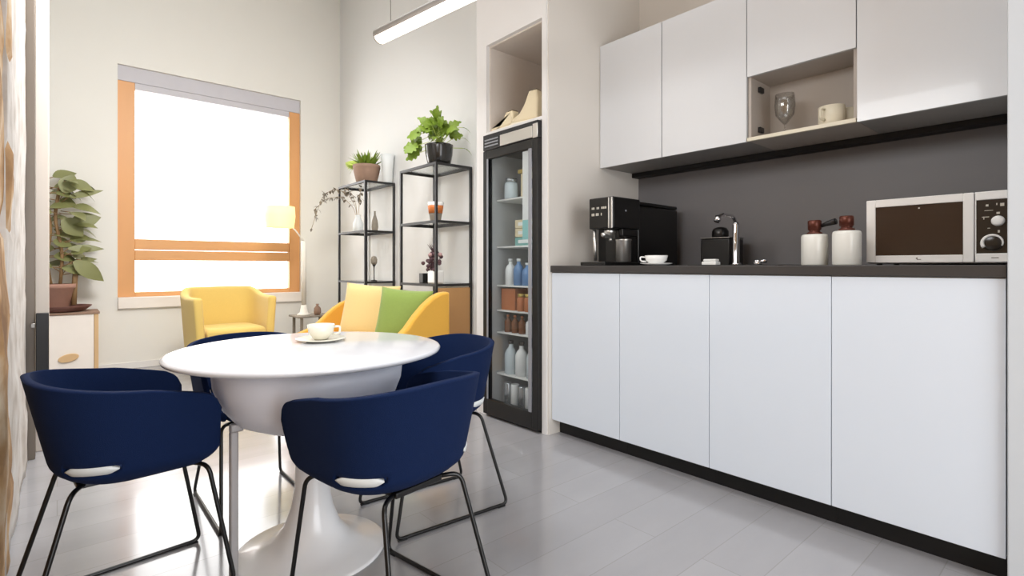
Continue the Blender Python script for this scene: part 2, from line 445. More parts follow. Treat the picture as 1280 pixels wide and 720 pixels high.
# ------------------------------------------------------------------ upper cabinets
UZ0, UZ1 = 1.775, 2.625
def upper(y0, y1, label):
    t = thing('wall_cabinet', label, 'cabinet', (XU, (y0 + y1) / 2, UZ0), 0, 'wall cabinets over the worktop')
    h = (y1 - y0) / 2; D = XB - XU - 0.001
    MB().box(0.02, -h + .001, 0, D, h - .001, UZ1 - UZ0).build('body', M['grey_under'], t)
    MB().box(0, -h + .0015, -0.006, 0.019, h - .0015, UZ1 - UZ0, 0.0015).build('door', M['upper_white'], t)
    return t
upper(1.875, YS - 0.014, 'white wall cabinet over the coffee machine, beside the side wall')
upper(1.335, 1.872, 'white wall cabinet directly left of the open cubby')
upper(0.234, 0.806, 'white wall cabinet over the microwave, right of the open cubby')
# the open cubby cabinet
t = thing('wall_cabinet', 'white wall cabinet with an open cubby below a short flap door', 'cabinet', (XU, 1.0705, UZ0), 0, 'wall cabinets over the worktop')
h = 0.2625; D = XB - XU - 0.001; CB = 0.26; CZ = 0.352
MB().box(0.02, -h, 0, D, h, 0.018).box(0.02, -h, 0.018, D, -h + 0.016, UZ1 - UZ0).box(0.02, h - 0.016, 0.018, D, h, UZ1 - UZ0)\
    .box(CB, -h + 0.016, 0.018, CB + 0.012, h - 0.016, CZ).box(0.02, -h + 0.016, CZ, D, h - 0.016, UZ1 - UZ0).build('body', M['taupe_in'], t)
MB().box(0, -h + .001, CZ, 0.019, h - .001, UZ1 - UZ0, 0.0015).build('flap_door', M['upper_white'], t)
MB().box(0.0, -h + .001, -0.004, 0.019, h - .001, 0.016, 0.001).build('shelf_edge', M['mug'], t)
for z in (0.06, 0.285):
    MB().box(0.10, h - 0.032, z, 0.15, h - 0.0165, z + 0.03, 0.003).build('hinge', M['black'], t)
# dark batten under the cabinets at the wall
tag(MB().box(XB - 0.10, 0.236, 1.742, XB - 0.013, YS - 0.014, 1.774, 0.003).build('dark_batten', M['kick']),
    'long dark rail under the wall cabinets along the backsplash', 'rail')

# ------------------------------------------------------------------ coffee machine
t = thing('coffee_machine', 'black and chrome espresso machine at the left end of the worktop', 'coffee machine', (2.42, 1.956, CT))
MB().box(0.0, 0.0, 0, 0.35, 0.19, 0.022, 0.004).build('drip_tray', M['black'], t)
MB().box(0.08, 0.0, 0.225, 0.35, 0.19, 0.415, 0.008, 3).build('head', M['black'], t)
MB().box(0.22, 0.02, 0.022, 0.34, 0.17, 0.225, 0.004).build('body', M['black'], t)
MB().box(0.074, 0.004, 0.225, 0.082, 0.016, 0.41, 0.002).box(0.074, 0.028, 0.225, 0.082, 0.036, 0.41, 0.002).build('trim_strip', M['steel'], t)
random.seed(3)
for row, zz in enumerate((0.345, 0.305)):
    yy = 0.165; g = MB()
    for i in range(9 if row == 0 else 7):
        wdt = random.choice((0.005, 0.008, 0.011))
        if i not in (2, 5): g.box(0.0775, yy - wdt, zz, 0.0805, yy, zz + (0.013 if row == 0 else 0.016))
        yy -= wdt + 0.004
    g.build('lettering', M['print'], t)
MB().lathe([(0.043, 0), (0.047, 0.004), (0.047, 0.13), (0.050, 0.135), (0.050, 0.142)], 0.245, -0.002 + 0.052, 0.022, n=32).build('milk_jug', M['steel'], t)
MB().tube(fillet([(0.10, 0.16, 0.225), (0.10, 0.16, 0.12), (0.115, 0.165, 0.03)], 0.02), 0.010).build('steam_wand', M['steel'], t)
MB().lathe([(0.03, 0), (0.032, 0.03), (0.034, 0.032), (0.034, 0.05), (0.022, 0.055)], 0.14, 0.075, 0.17, n=28).build('brew_head', M['steel'], t)
MB().tube([(0.14, 0.075, 0.185), (0.06, 0.045, 0.185), (0.02, 0.03, 0.182)], [0.009, 0.010, 0.013]).tube([(0.15, 0.075, 0.17), (0.15, 0.075, 0.15)], 0.01).build('portafilter', M['steel'], t)
MB().box(0.17, 0.0, 0.18, 0.33, 0.03, 0.225, 0.006).build('jug_collar', M['black'], t)
MB().lathe([(0.006, 0), (0.006, 0.004)], n=14, M4=Matrix.Translation((0.2, 0.0, 0.335)) @ Matrix.Rotation(PI / 2, 4, 'X')).build('badge', M['grey_trim'], t)
# black bin behind it
t = thing('bread_bin', 'tall matt black box on the worktop behind the coffee machine', 'box', (2.79, 1.985, CT))
MB().box(0, 0, 0, 0.46, 0.33, 0.385, 0.012, 3).build('body', M['black'], t)
MB().box(0.002, 0.002, 0.387, 0.458, 0.328, 0.409, 0.008, 3).build('lid', M['black'], t)

# cup with saucer at the coffee machine, sponge
def cup_saucer(loc, label, mtl, rs, rc, hc, rot=0, spout=False):
    t = thing('teacup', label, 'cup', (loc[0], loc[1], loc[2] + 0.0125), rot)
    MB().lathe([(rc * 0.45, 0), (rc * 0.55, 0.003), (rc * 0.9, hc * 0.45), (rc, hc), (rc * 0.94, hc), (rc * 0.84, hc * 0.45), (rc * 0.4, 0.006)], n=36).build('bowl', mtl, t)
    MB().tube(fillet([(rc * 0.9, 0, hc * 0.8), (rc * 1.4, 0, hc * 0.85), (rc * 1.35, 0, hc * 0.35), (rc * 0.84, 0, hc * 0.33)], 0.012), 0.0045).build('handle', mtl, t)
    s = MB().lathe([(rs * 0.5, 0.0), (rs * 0.55, 0.0), (rs, 0.011), (rs, 0.014), (rs * 0.55, 0.0065), (0.001, 0.0065)], n=44).build('saucer', mtl, None, (loc[0], loc[1], loc[2]))
    t.location.z = loc[2] + 0.0068
    return s
s = cup_saucer((0.823, 2.15, 0.7721), 'cream teacup on its saucer on the white round table', M['cup'], 0.098, 0.054, 0.062, -0.4)
tag(s, 'white saucer under the teacup on the round table', 'saucer')
s = cup_saucer((2.56, 1.70, CT), 'low white china cup on the worktop beside the coffee machine', M['china'], 0.088, 0.064, 0.05, 2.2)
tag(s, 'white saucer on the worktop beside the coffee machine', 'saucer')
t = thing('sponge', 'small white block sponge on the worktop before the tap', 'sponge', (2.72, 1.43, CT))
MB().box(0, 0, 0, 0.055, 0.085, 0.022, 0.005, 3).box(0.008, 0.004, 0.022, 0.05, 0.08, 0.036, 0.006, 3).build('pad', M['china'], t)

# sink and tap
t = thing('sink', 'black inset sink basin in the worktop around the tap', 'sink', (2.62, 1.06, CT))
MB().box(0, 0, 0, 0.55, 0.012, 0.004, 0.001).box(0, 0.468, 0, 0.55, 0.48, 0.004, 0.001).box(0, 0.012, 0, 0.012, 0.468, 0.004, 0.001).box(0.538, 0.012, 0, 0.55, 0.468, 0.004, 0.001).build('rim', M['black'], t)
MB().box(0.012, 0.012, 0.0, 0.538, 0.468, 0.0015).build('basin', M['black_matt'], t)
t = thing('kitchen_tap', 'slim chrome kitchen tap rising from the dark worktop', 'tap', (3.0, 1.452, CT + 0.0015))
MB().lathe([(0.028, 0), (0.028, 0.012), (0.019, 0.016), (0.019, 0.235), (0.016, 0.25), (0.005, 0.255)], n=28).build('column', M['chrome'], t)
MB().tube(fillet([(0, 0, 0.24), (-0.03, 0, 0.285), (-0.16, 0, 0.288), (-0.215, 0, 0.262)], 0.05), 0.010, 12).build('spout', M['chrome'], t)
MB().tube([(-0.207, 0, 0.272), (-0.222, 0, 0.244)], 0.017, 14).build('aerator', M['chrome'], t)
t2 = MB().lathe([(0.022, 0), (0.024, 0.01), (0.02, 0.028), (0.008, 0.036)], n=24).tube([(0, 0, 0.02), (0.0, -0.05, 0.026)], [0.008, 0.012]).build('tap_knob', M['chrome'], None, (3.02, 1.335, CT + 0.0015))
tag(t2, 'small chrome mixer knob standing right of the tap', 'knob')
t = thing('black_canister', 'boxy black canister with rounded knob lid behind the tap', 'canister', (3.15, 1.615, CT))
MB().box(-0.09, -0.095, 0.0, 0.09, 0.095, 0.165, 0.008, 3).build('body', M['black'], t)
MB().box(-0.092, -0.097, 0.167, 0.092, 0.097, 0.175, 0.003, 3).build('rim', M['alu'], t)
MB().lathe([(0.045, 0), (0.05, 0.01), (0.05, 0.04), (0.038, 0.06), (0.015, 0.068)], 0, 0.01, 0.175, n=28).build('lid', M['black'], t)

# canisters
def canister(x, y, label, hh, handle):
    t = thing('ceramic_canister', label, 'canister', (x, y, CT), 0)
    r = 0.058
    MB().lathe([(r * 0.94, 0), (r, 0.006), (r, hh - 0.014), (r * 0.96, hh - 0.004), (r * 0.85, hh), (0.02, hh + 0.001)], n=44).build('body', M['jar_white'], t)
    MB().lathe([(0.034, 0), (0.034, 0.008), (0.024, 0.012), (0.024, 0.02), (0.029, 0.022), (0.030, 0.062), (0.026, 0.068)], 0, 0, hh + 0.001, n=30).build('lid', M['copper'], t)
    if handle:
        MB().tube([(0.004, -0.028, hh + 0.04), (0.0, -0.05, hh + 0.048), (-0.01, -0.095, hh + 0.058)], [0.008, 0.011, 0.015]).build('lever', M['black_matt'], t)
canister(2.78, 0.955, 'white ceramic canister with copper lid and dark lever, left of the pair', 0.15, True)
canister(2.74, 0.806, 'white ceramic canister with plain copper lid, beside the microwave', 0.158, False)

# ------------------------------------------------------------------ microwave
t = thing('microwave', 'white microwave oven with dark window at the right end of the worktop', 'microwave', (2.85, 0.243, CT))
W, H = 0.515, 0.300; ys = 0.132   # control panel 0..ys, door ys..W  (local y)
b = MB().box(0.02, 0, 0.008, 0.38, W, H, 0.004)
b.build('body', M['mw_white'], t)
for (fx, fy) in ((0.05, 0.04), (0.05, W - 0.04), (0.34, 0.04), (0.34, W - 0.04)):
    MB().lathe([(0.012, 0), (0.012, 0.009)], fx, fy, 0, n=16).build('foot', M['black'], t)
d = MB()
y0, y1, z0, z1 = ys + 0.003, W, 0.012, H
d.box(0, y0, z0, 0.02, y0 + 0.035, z1, 0.003).box(0, y1 - 0.036, z0, 0.02, y1, z1, 0.003)
d.box(0.0005, y0 + 0.035, z0, 0.02, y1 - 0.036, z0 + 0.032, 0.002).box(0.0005, y0 + 0.035, z1 - 0.034, 0.02, y1 - 0.036, z1, 0.002)
dd = d.build('door', M['mw_white'], t)
MB().box(0.004, y0 + 0.034, z0 + 0.031, 0.018, y1 - 0.035, z1 - 0.033).build('door_window', M['mw_glass'], dd)
MB().box(-0.001, 0.31, 0.024, 0.0008, 0.325, 0.027).box(-0.001, 0.322, 0.027, 0.0008, 0.328, 0.034).build('logo', M['print_grey'], dd)
MB().box(0.0035, 0.315, 0.248, 0.0042, 0.321, 0.254).build('vent_mark', M['print'], dd)
cp = MB().box(0, 0, z0, 0.02, ys, z0 + 0.036, 0.003).box(0, 0, z1 - 0.034, 0.02, ys, z1, 0.003).box(0.001, ys - 0.004, z0, 0.02, ys, z1, 0.001).build('control_panel', M['mw_white'], t)
MB().box(0.003, 0, z0 + 0.034, 0.019, ys - 0.003, z1 - 0.032).build('panel_glass', M['mw_panel'], cp)
RX = Matrix.Rotation(-PI / 2, 4, 'Y')
MB().lathe([(0.021, 0), (0.021, 0.006), (0.018, 0.016), (0.01, 0.018)], n=28, M4=Matrix.Translation((0.003, 0.062, 0.178)) @ RX).build('timer_knob', M['mw_white'], cp)
kk = MB().lathe([(0.033, 0), (0.033, 0.005), (0.027, 0.008)], n=36, M4=Matrix.Translation((0.003, 0.078, 0.09)) @ RX).build('power_knob', M['mw_panel'], cp)
arc = [( -0.006, 0.078 + 0.031 * math.cos(a), 0.09 + 0.031 * math.sin(a)) for a in [math.radians(v) for v in range(-35, 215, 14)]]
MB().tube(arc, [0.007 - 0.0045 * i / len(arc) for i in range(len(arc))], 8).build('dial_ring', M['mw_white'], kk)
for (yy, zz, a, b_) in ((0.095, 0.243, .008, .008), (0.066, 0.246, .003, .008), (0.05, 0.243, .012, .012), (0.062, 0.21, .01, .008), (0.09, 0.222, .026, .002), (0.1, 0.196, .022, .003), (0.105, 0.192, .003, .012), (0.06, 0.136, .006, .01), (0.09, 0.15, .008, .002)):
    mk = MB(); mk.box(0.0022, yy - a / 2, zz - b_ / 2, 0.0032, yy + a / 2, zz + b_ / 2); mk.build('printed_mark', M['print'], cp)
MB().box(-0.001, 0.06, 0.028, 0.0008, 0.082, 0.032).build('logo', M['print_grey'], cp)

# ------------------------------------------------------------------ cubby contents
zc = UZ0 + 0.0181
o = MB().lathe([(0.034, 0), (0.034, 0.003), (0.005, 0.008), (0.004, 0.055), (0.02, 0.075), (0.045, 0.11), (0.052, 0.16), (0.048, 0.222), (0.0465, 0.222), (0.050, 0.16), (0.043, 0.112), (0.018, 0.079), (0.003, 0.06)], n=36).build('wine_glass', M['drink_glass'], None, (2.99, 1.175, zc))
tag(o, 'clear round wine glass standing in the open cubby', 'wine glass')
def mug(x, y, label, r, hh, rot):
    t = thing('mug', label, 'mug', (x, y, zc), rot)
    MB().lathe([(r * 0.97, 0), (r, 0.004), (r, hh), (r * 0.93, hh), (r * 0.92, 0.008), (0.002, 0.006)], n=36).build('cup_body', M['mug'], t)
    MB().tube(fillet([(r * 0.95, 0, hh * 0.8), (r * 1.6, 0, hh * 0.8), (r * 1.6, 0, hh * 0.25), (r * 0.95, 0, hh * 0.25)], 0.02), 0.006).build('handle', M['mug'], t)
mug(2.975, 0.942, 'cream ceramic mug in front in the open cubby', 0.060, 0.098, 2.9)
mug(3.07, 0.895, 'second mug half hidden behind the cream mug in the cubby', 0.055, 0.092, -1.2)

# ------------------------------------------------------------------ fridge
t = thing('display_fridge', 'tall black display fridge with glass door, built into the white column', 'fridge', (2.33, FY0 + 0.004, 0))
FW = FY1 - FY0 - 0.008; FH = 2.025; FD = 0.60
f = MB()
f.box(0.045, 0, 0.0, FD, 0.03, FH).box(0.045, FW - 0.03, 0, FD, FW, FH).box(0.045, 0.03, 0.0, FD, FW - 0.03, 0.07).box(0.045, 0.03, FH - 0.13, FD, FW - 0.03, FH)
f.build('cabinet', M['black_matt'], t)
MB().box(FD - 0.02, 0.03, 0.07, FD, FW - 0.03, FH - 0.13).box(0.06, 0.031, 0.07, FD - 0.02, 0.034, FH - 0.13).box(0.06, FW - 0.034, 0.07, FD - 0.02, FW - 0.031, FH - 0.13).build('liner', M['fridge_in'], t)
d = MB().box(0, 0, 0.02, 0.04, 0.055, FH - 0.115, 0.004).box(0, FW - 0.045, 0.02, 0.04, FW, FH - 0.115, 0.004)\
    .box(0, 0.055, 0.02, 0.04, FW - 0.045, 0.13, 0.004).box(0, 0.055, FH - 0.175, 0.04, FW - 0.045, FH - 0.115, 0.004).build('door', M['black'], t)
MB().box(0.015, 0.055, 0.13, 0.021, FW - 0.045, FH - 0.175).build('door_glass', M['fridge_glass'], d)
MB().box(-0.006, 0.055, 0.13, 0.002, 0.085, FH - 0.175, 0.003).build('pull_strip', M['grey_trim'], d)
MB().box(-0.003, FW - 0.06, 0.13, 0.004, FW - 0.045, FH - 0.175, 0.002).build('glass_trim', M['grey_trim'], d)
hd = MB().box(0.0, 0.0, FH - 0.112, 0.045, FW, FH, 0.004).build('header', M['black_matt'], t)
MB().box(-0.003, 0.05, FH - 0.105, 0.001, FW * 0.66, FH - 0.03, 0.002).build('header_panel', M['steel'], hd)
MB().box(-0.003, 0.0, FH - 0.112, 0.001, 0.045, FH - 0.02, 0.002).build('lock_plate', M['steel'], hd)
g = MB()
for i in range(3): g.box(-0.004, FW * 0.7, FH - 0.09 + i * 0.022, 0.001, FW * 0.96, FH - 0.08 + i * 0.022, 0.001)
g.build('vent_grille', M['grey_trim'], hd)
MB().box(0.05, 0.037, 1.02, 0.075, 0.092, 1.80, 0.004).build('interior_fill', mat('fridge_fill_glow', (240, 246, 246), 0.4, emit=(236, 246, 246), estr=5.0), t)  # made-up glowing strip, put in to brighten the fridge interior
sh = [0.075, 0.305, 0.605, 0.765, 0.945, 1.225, 1.565]
for z in sh[1:]:
    MB().box(0.10, 0.036, z - 0.012, FD - 0.03, FW - 0.036, z, 0.002).build('shelf', M['fridge_shelf'], t)
MB().box(0.0225, 0.086, 1.39, 0.024, 0.170, FH - 0.178).build('glass_strip', M['china'], d)['label'] = 'white strip on the glass'  # strip over the glass, white above and pale teal below
MB().box(0.0225, 0.086, 1.26, 0.024, 0.170, 1.389).build('glass_strip', mat('strip_teal', (150, 206, 204), 0.4), d)['label'] = 'pale teal strip on the glass'
# stock
FX, FYb = 2.33, FY0 + 0.004
pal = dict(
    amber=mat('amber_glass', (120, 70, 34), 0.2), white=mat('milk_white', (232, 232, 230), 0.4), teal=mat('teal_tray', (120, 170, 164), 0.5),
    blue=mat('blue_bottle', (96, 132, 176), 0.25), cream=mat('cream_carton', (222, 206, 170), 0.6), silver=mat('silver_can', (186, 190, 194), 0.25, 0.8),
    gold=mat('gold_lid', (196, 170, 90), 0.35, 0.5), clear=mat('pale_bottle', (200, 210, 214), 0.15), rust=M['terr_box'], dark=mat('dark_cap', (58, 46, 42), 0.5))
def bottle(name, x, y, z, r, h, m1, m2, label, cat, group):
    t = thing(name, label, cat, (FX + x, FYb + y, z), 0, group)
    MB().lathe([(r * 0.9, 0), (r, 0.004), (r, h * 0.6), (r * 0.75, h * 0.72), (r * 0.36, h * 0.8), (r * 0.36, h * 0.92)], n=18).build('bottle_body', m1, t)
    MB().lathe([(r * 0.42, 0), (r * 0.42, h * 0.1)], 0, 0, h * 0.9, n=16).build('cap', m2, t)
def can(x, y, z, r, h, m1, label, group):
    o = MB().lathe([(r * 0.85, 0), (r, 0.006), (r, h - 0.008), (r * 0.88, h), (r * 0.8, h - 0.004)], n=18).build('can', m1, None, (FX + x, FYb + y, z)); tag(o, label, 'can', group)
def jar(x, y, z, r, h, m1, m2, label, group):
    t = thing('jar', label, 'jar', (FX + x, FYb + y, z), 0, group)
    MB().lathe([(r * 0.9, 0), (r, 0.006), (r, h * 0.7), (r * 0.8, h * 0.8)], n=18).build('jar_body', m1, t)
    MB().lathe([(r * 0.85, 0), (r * 0.85, h * 0.18)], 0, 0, h * 0.8, n=18).build('lid', m2, t)
def carton(x, y, z, dx, dy, dz, m1, m2, label, group=None):
    t = thing('carton', label, 'carton', (FX + x, FYb + y, z), 0, group)
    MB().box(0, 0, 0, dx, dy, dz, 0.004).build('carton_body', m1, t)
    MB().box(-0.0008, dy * 0.15, dz * 0.3, 0.0, dy * 0.85, dz * 0.7).build('printed_band', m2, t)
for i in range(6):
    can(0.14, 0.075 + i * 0.076, sh[0] - 0.005, 0.031, 0.17, pal['silver'] if i % 2 else pal['white'],
        ('silver' if i % 2 else 'white') + ' tall can on the bottom of the display fridge', 'cans at the bottom of the fridge')
for i in range(4):
    bottle('bottle', 0.15, 0.09 + i * 0.115, sh[1], 0.045, 0.24, pal['clear'] if i % 2 else pal['white'], pal['dark'],
           ('pale clear' if i % 2 else 'milky white') + ' bottle on the fridge shelf with the tall gap', 'bottle', 'bottles on the second fridge shelf')
for i in range(6):
    bottle('bottle', 0.14, 0.075 + i * 0.076, sh[2], 0.027, 0.125, pal['amber'] if i > 2 else pal['white'], pal['rust'] if i > 2 else pal['white'],
           ('small amber' if i > 2 else 'small white') + ' bottle on the third fridge shelf', 'bottle', 'small bottles on the third fridge shelf')
carton(0.12, 0.36, sh[3], 0.2, 0.15, 0.155, pal['rust'], pal['rust'], 'large orange brown carton on the fourth fridge shelf')
for i in range(4):
    jar(0.13, 0.075 + i * 0.075, sh[3], 0.031, 0.125, pal['cream'] if i < 2 else pal['rust'], pal['gold'],
        ('cream' if i < 2 else 'orange') + ' jar beside the orange brown carton in the fridge', 'jars on the fourth fridge shelf')
for i in range(5):
    bottle('bottle', 0.15, 0.08 + i * 0.09, sh[4], 0.038, 0.16 if i < 3 else 0.19, pal['white'] if i == 0 or i == 4 else pal['blue'], pal['white'],
           ('white' if i == 0 or i == 4 else 'blue') + ' bottle at eye level below the tray stack in the fridge', 'bottle', 'bottles on the fifth fridge shelf')
for k in range(3):
    carton(0.13, 0.13, sh[5] + k * 0.062, 0.26, 0.24, 0.06, pal['teal'] if k < 1 else pal['cream'], pal['white'],
           ['teal tray at the bottom of the tray stack in the fridge', 'cream tray in the middle of the tray stack in the fridge', 'cream tray topmost of the tray stack in the fridge'][k], 'trays stacked in the fridge')
carton(0.14, 0.17, sh[6], 0.2, 0.15, 0.17, pal['cream'], pal['dark'], 'cream carton with dark print on the top fridge shelf')
carton(0.13, 0.15, sh[6] + 0.171, 0.22, 0.19, 0.028, pal['gold'], pal['gold'], 'flat golden box lying on the cream carton in the fridge')
jar(0.14, 0.42, sh[6], 0.05, 0.15, pal['clear'], pal['silver'], 'pale jar on the top fridge shelf', 'top shelf jars')

# shoes in the niche
def shoe(name, x, y, rot, label, hgt, ln, upright):
    t = thing(name, label, 'shoe', (x, y, 2.055), rot)
    # outline in local x (toe at -x), thickness in y
    sole = [(-ln * .55, 0), (ln * .45, 0), (ln * .46, 0.022), (-ln * .2, 0.02), (-ln * .55, 0.018)]
    MB().prism(sole, 'y', -0.042, 0.042, 0.006).build('sole', M['shoe_sole'], t)
    up = [(-ln * .54, 0.019), (ln * .44, 0.021), (ln * .46, hgt * 0.75), (ln * .40, hgt), (ln * .12, hgt), (-ln * .05, hgt * 0.62), (-ln * .25, hgt * 0.34), (-ln * .48, hgt * 0.24), (-ln * .55, hgt * 0.14)]
    MB().prism(up, 'y', -0.038, 0.038, 0.014, 4).build('upper', M['shoe'], t)
    MB().prism([(ln * .15, hgt - 0.004), (ln * .39, hgt - 0.004), (ln * .38, hgt + 0.008), (ln * .17, hgt + 0.006)], 'y', -0.027, 0.027, 0.003).build('lining', M['shoe_dark'], t)
shoe('shoe', 2.44, 2.86, math.radians(-90), 'flat cream shoe lying at the left in the niche over the fridge', 0.12, 0.22, False)
shoe('ankle_boot', 2.44, 2.635, math.radians(-78), 'taller cream ankle boot at the right in the niche over the fridge', 0.215, 0.22, True)
o = MB().lathe([(0.03, 0), (0.032, 0.01), (0.032, 0.3), (0.02, 0.31)], n=24).build('white_tube', M['china'], None, (2.52, 2.475, 2.055))
tag(o, 'slim white tube standing at the right side of the niche', 'tube')

# ------------------------------------------------------------------ pendant
dirv = Vector((-math.sin(math.radians(8)), math.cos(math.radians(8)), 0))
far = Vector((1.397, 2.76, 2.40)); near = far - dirv * 1.6
t = thing('linear_pendant', 'slim tubular grey pendant light glowing white underneath', 'pendant light', tuple((far + near) / 2))
ang = math.atan2(dirv.y, dirv.x); t.rotation_euler = (0, 0, ang)
# local x runs along the tube
def half(a0, a1, r, x0, x1, n=16):
    verts = []; faces = []
    ring = [(r * math.cos(a0 + (a1 - a0) * i / n), r * math.sin(a0 + (a1 - a0) * i / n)) for i in range(n + 1)]
    m = MB(); m.prism(ring, 'x', x0, x1); return m
half(math.radians(-20), math.radians(200), 0.044, -0.8, 0.8).build('housing', M['alu'], t)
half(math.radians(200), math.radians(340), 0.043, -0.797, 0.797).build('diffuser', M['led'], t)
half(math.radians(0), math.radians(342), 0.0445, 0.8, 0.806, 28).build('end_cap', M['alu'], t)
for x in (0.70, -0.70):
    MB().tube([(x, 0, 0.036), (x, 0, CEIL - 2.40)], 0.0022, 6).build('cable', M['alu'], t)
MB().box(-0.2, -0.03, CEIL - 2.40 - 0.03, 0.2, 0.03, CEIL - 2.40).build('ceiling_rose', M['alu'], t)

# ------------------------------------------------------------------ table
TC = (0.735, 2.01)
t = thing('tulip_table', 'round white table with bowl-shaped underside on a flared pedestal', 'table', (TC[0], TC[1], 0)); TZ = 0.017
MB().lathe([(0.40, 0.731), (0.465, 0.733), (0.482, 0.739), (0.485, 0.746), (0.482, 0.752), (0.474, 0.755)], 0, 0, TZ, n=96).build('tabletop', M['table_white'], t)
MB().lathe([(0.085, 0.474), (0.11, 0.476), (0.19, 0.492), (0.26, 0.524), (0.305, 0.58), (0.332, 0.65), (0.343, 0.7475)], n=72).build('underbowl', M['table_under'], t)
MB().lathe([(0.27, 0.0), (0.272, 0.006), (0.262, 0.012), (0.20, 0.022), (0.14, 0.05), (0.10, 0.10), (0.075, 0.17), (0.062, 0.25), (0.060, 0.34), (0.068, 0.44), (0.082, 0.4735)], n=72).build('pedestal', M['table_base'], t)
MB().box(-0.288, -0.028, 0.0, -0.262, -0.002, 0.510, 0.005).box(-0.288, -0.028, 0.507, -0.245, -0.002, 0.536, 0.006).build('support_leg', M['post_grey'], t)

# ------------------------------------------------------------------ dining chairs
def chair_outline(s, hw, back, front, sq=2.6):
    """s in [-1,1]: -1 left arm tip, 0 back centre, 1 right arm tip"""
    a = abs(s); sg = 1 if s > 0 else -1
    k = 0.62
    if a < k:
        th = (a / k) * PI / 2
        x = hw * (math.sin(th) ** (2 / sq)); y = -back * (math.cos(th) ** (2 / sq))
    else:
        u = (a - k) / (1 - k); x = hw * (1 - 0.05 * u * u); y = front * u
    return sg * x, y
def make_chair():
    t = thing('dining_chair', '', 'chair')
    NU = 96; 
    zs = [0.436, 0.442, 0.454, 0.470, 0.480, 0.486, 0.497, 0.504, 0.52, 0.55, 0.59, 0.63, 0.67, 0.70, 0.73, 0.745, 0.75]
    # fractions: bottom curl
    bm = bmesh.new(); grid = []
    for i in range(NU + 1):
        s = -1 + 2 * i / NU
        # spread samples evenly along the arc
        col = []
        rimz = 0.75 - 0.085 * (abs(s) ** 1.6)
        for j, z in enumerate(zs):
            zr = 0.504 + (z - 0.504) * (rimz - 0.504) / (0.75 - 0.504) if z > 0.504 else z
            v = (z - 0.436) / 0.314
            hw = 0.216 + 0.041 * v ** 0.8; bk = 0.185 + 0.068 * v; fr = 0.205
            if z < 0.486:
                q = 1 - (z - 0.436) / 0.05; inset = 0.05 * q * q
                hw -= inset; bk -= inset; fr -= inset * 0.3
            x, y = chair_outline(s, hw, bk, fr)
            # rounded upper front corner of each arm
            a = abs(s)
            if a > 0.89:
                u = min(1, (a - 0.89) / 0.11); c_ = 1 - math.sqrt(max(0, 1 - u * u))
                hi = rimz - 0.05 * c_; lo = 0.436 + 0.035 * c_
                zr = lo + (zr - 0.436) * (hi - lo) / (rimz - 0.436)
            col.append(bm.verts.new((x, y, zr)))
        grid.append(col)
    def skip(i, j):
        s = abs(-1 + 2 * (i + 0.5) / NU)
        if j in (5, 6) and 0.23 < s < 0.55: return True
        if j == 4 and 0.26 < s < 0.52: return True
        return False
    for i in range(NU):
        for j in range(len(zs) - 1):
            if skip(i, j): continue
            f = bm.faces.new((grid[i][j], grid[i + 1][j], grid[i + 1][j + 1], grid[i][j + 1])); f.smooth = True
    me = bpy.data.meshes.new('shell'); bm.to_mesh(me); bm.free(); me.materials.append(M['navy'])
    o = bpy.data.objects.new('shell', me); C.objects.link(o); o.parent = t
    md = o.modifiers.new('Solidify', 'SOLIDIFY'); md.thickness = 0.02; md.offset = 0
    for sg in (-1, 1):  # pale strips stand in for the light coming through the slots
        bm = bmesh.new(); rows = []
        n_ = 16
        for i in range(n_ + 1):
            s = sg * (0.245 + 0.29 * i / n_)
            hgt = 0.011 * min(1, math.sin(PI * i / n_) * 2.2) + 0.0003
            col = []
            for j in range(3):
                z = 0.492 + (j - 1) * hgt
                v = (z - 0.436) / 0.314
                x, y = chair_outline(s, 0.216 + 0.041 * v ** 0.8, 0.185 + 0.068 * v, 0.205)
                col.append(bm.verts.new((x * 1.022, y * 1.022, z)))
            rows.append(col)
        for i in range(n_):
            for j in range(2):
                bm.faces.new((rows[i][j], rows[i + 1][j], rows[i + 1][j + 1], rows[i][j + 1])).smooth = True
        me = bpy.data.meshes.new('slot_light'); bm.to_mesh(me); bm.free(); me.materials.append(M['frost'])
        so = bpy.data.objects.new('slot_light', me); C.objects.link(so); so.parent = t; so['label'] = 'pale fill for light through the shell slot'
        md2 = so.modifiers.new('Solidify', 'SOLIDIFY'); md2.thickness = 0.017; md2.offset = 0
    # seat
    pts = [chair_outline(-1 + 2 * i / 60, 0.158, 0.126, 0.170) for i in range(61)]
    fx = [(0.135, 0.192), (0.08, 0.198), (-0.08, 0.198), (-0.135, 0.192)]
    poly = pts + fx
    MB().prism(poly, 'z', 0.428, 0.464, 0.012, 3).build('seat', M['navy_seat'], t)
    # sled frame
    for sx, nm in ((-1, 'l'), (1, 'r')):
        p = [(sx * 0.07, 0.13, 0.42), (sx * 0.180, 0.185, 0.42), (sx * 0.196, 0.262, 0.0075), (sx * 0.196, -0.28, 0.0075), (sx * 0.150, -0.165, 0.42), (sx * 0.07, -0.12, 0.42)]
        MB().tube(fillet(p, 0.032, 7), 0.0072, 10).build('sled_leg', M['black'], t)
    MB().box(-0.09, -0.145, 0.409, 0.09, 0.165, 0.4275, 0.004).build('mounting_plate', M['black'], t)
    for sx in (-1, 1):
        for yy in (0.235, -0.245):
            MB().box(sx * 0.196 - 0.009, yy - 0.02, 0.0, sx * 0.196 + 0.009, yy + 0.02, 0.005, 0.002).build('glide', M['black'], t)
    return t
ch = make_chair()
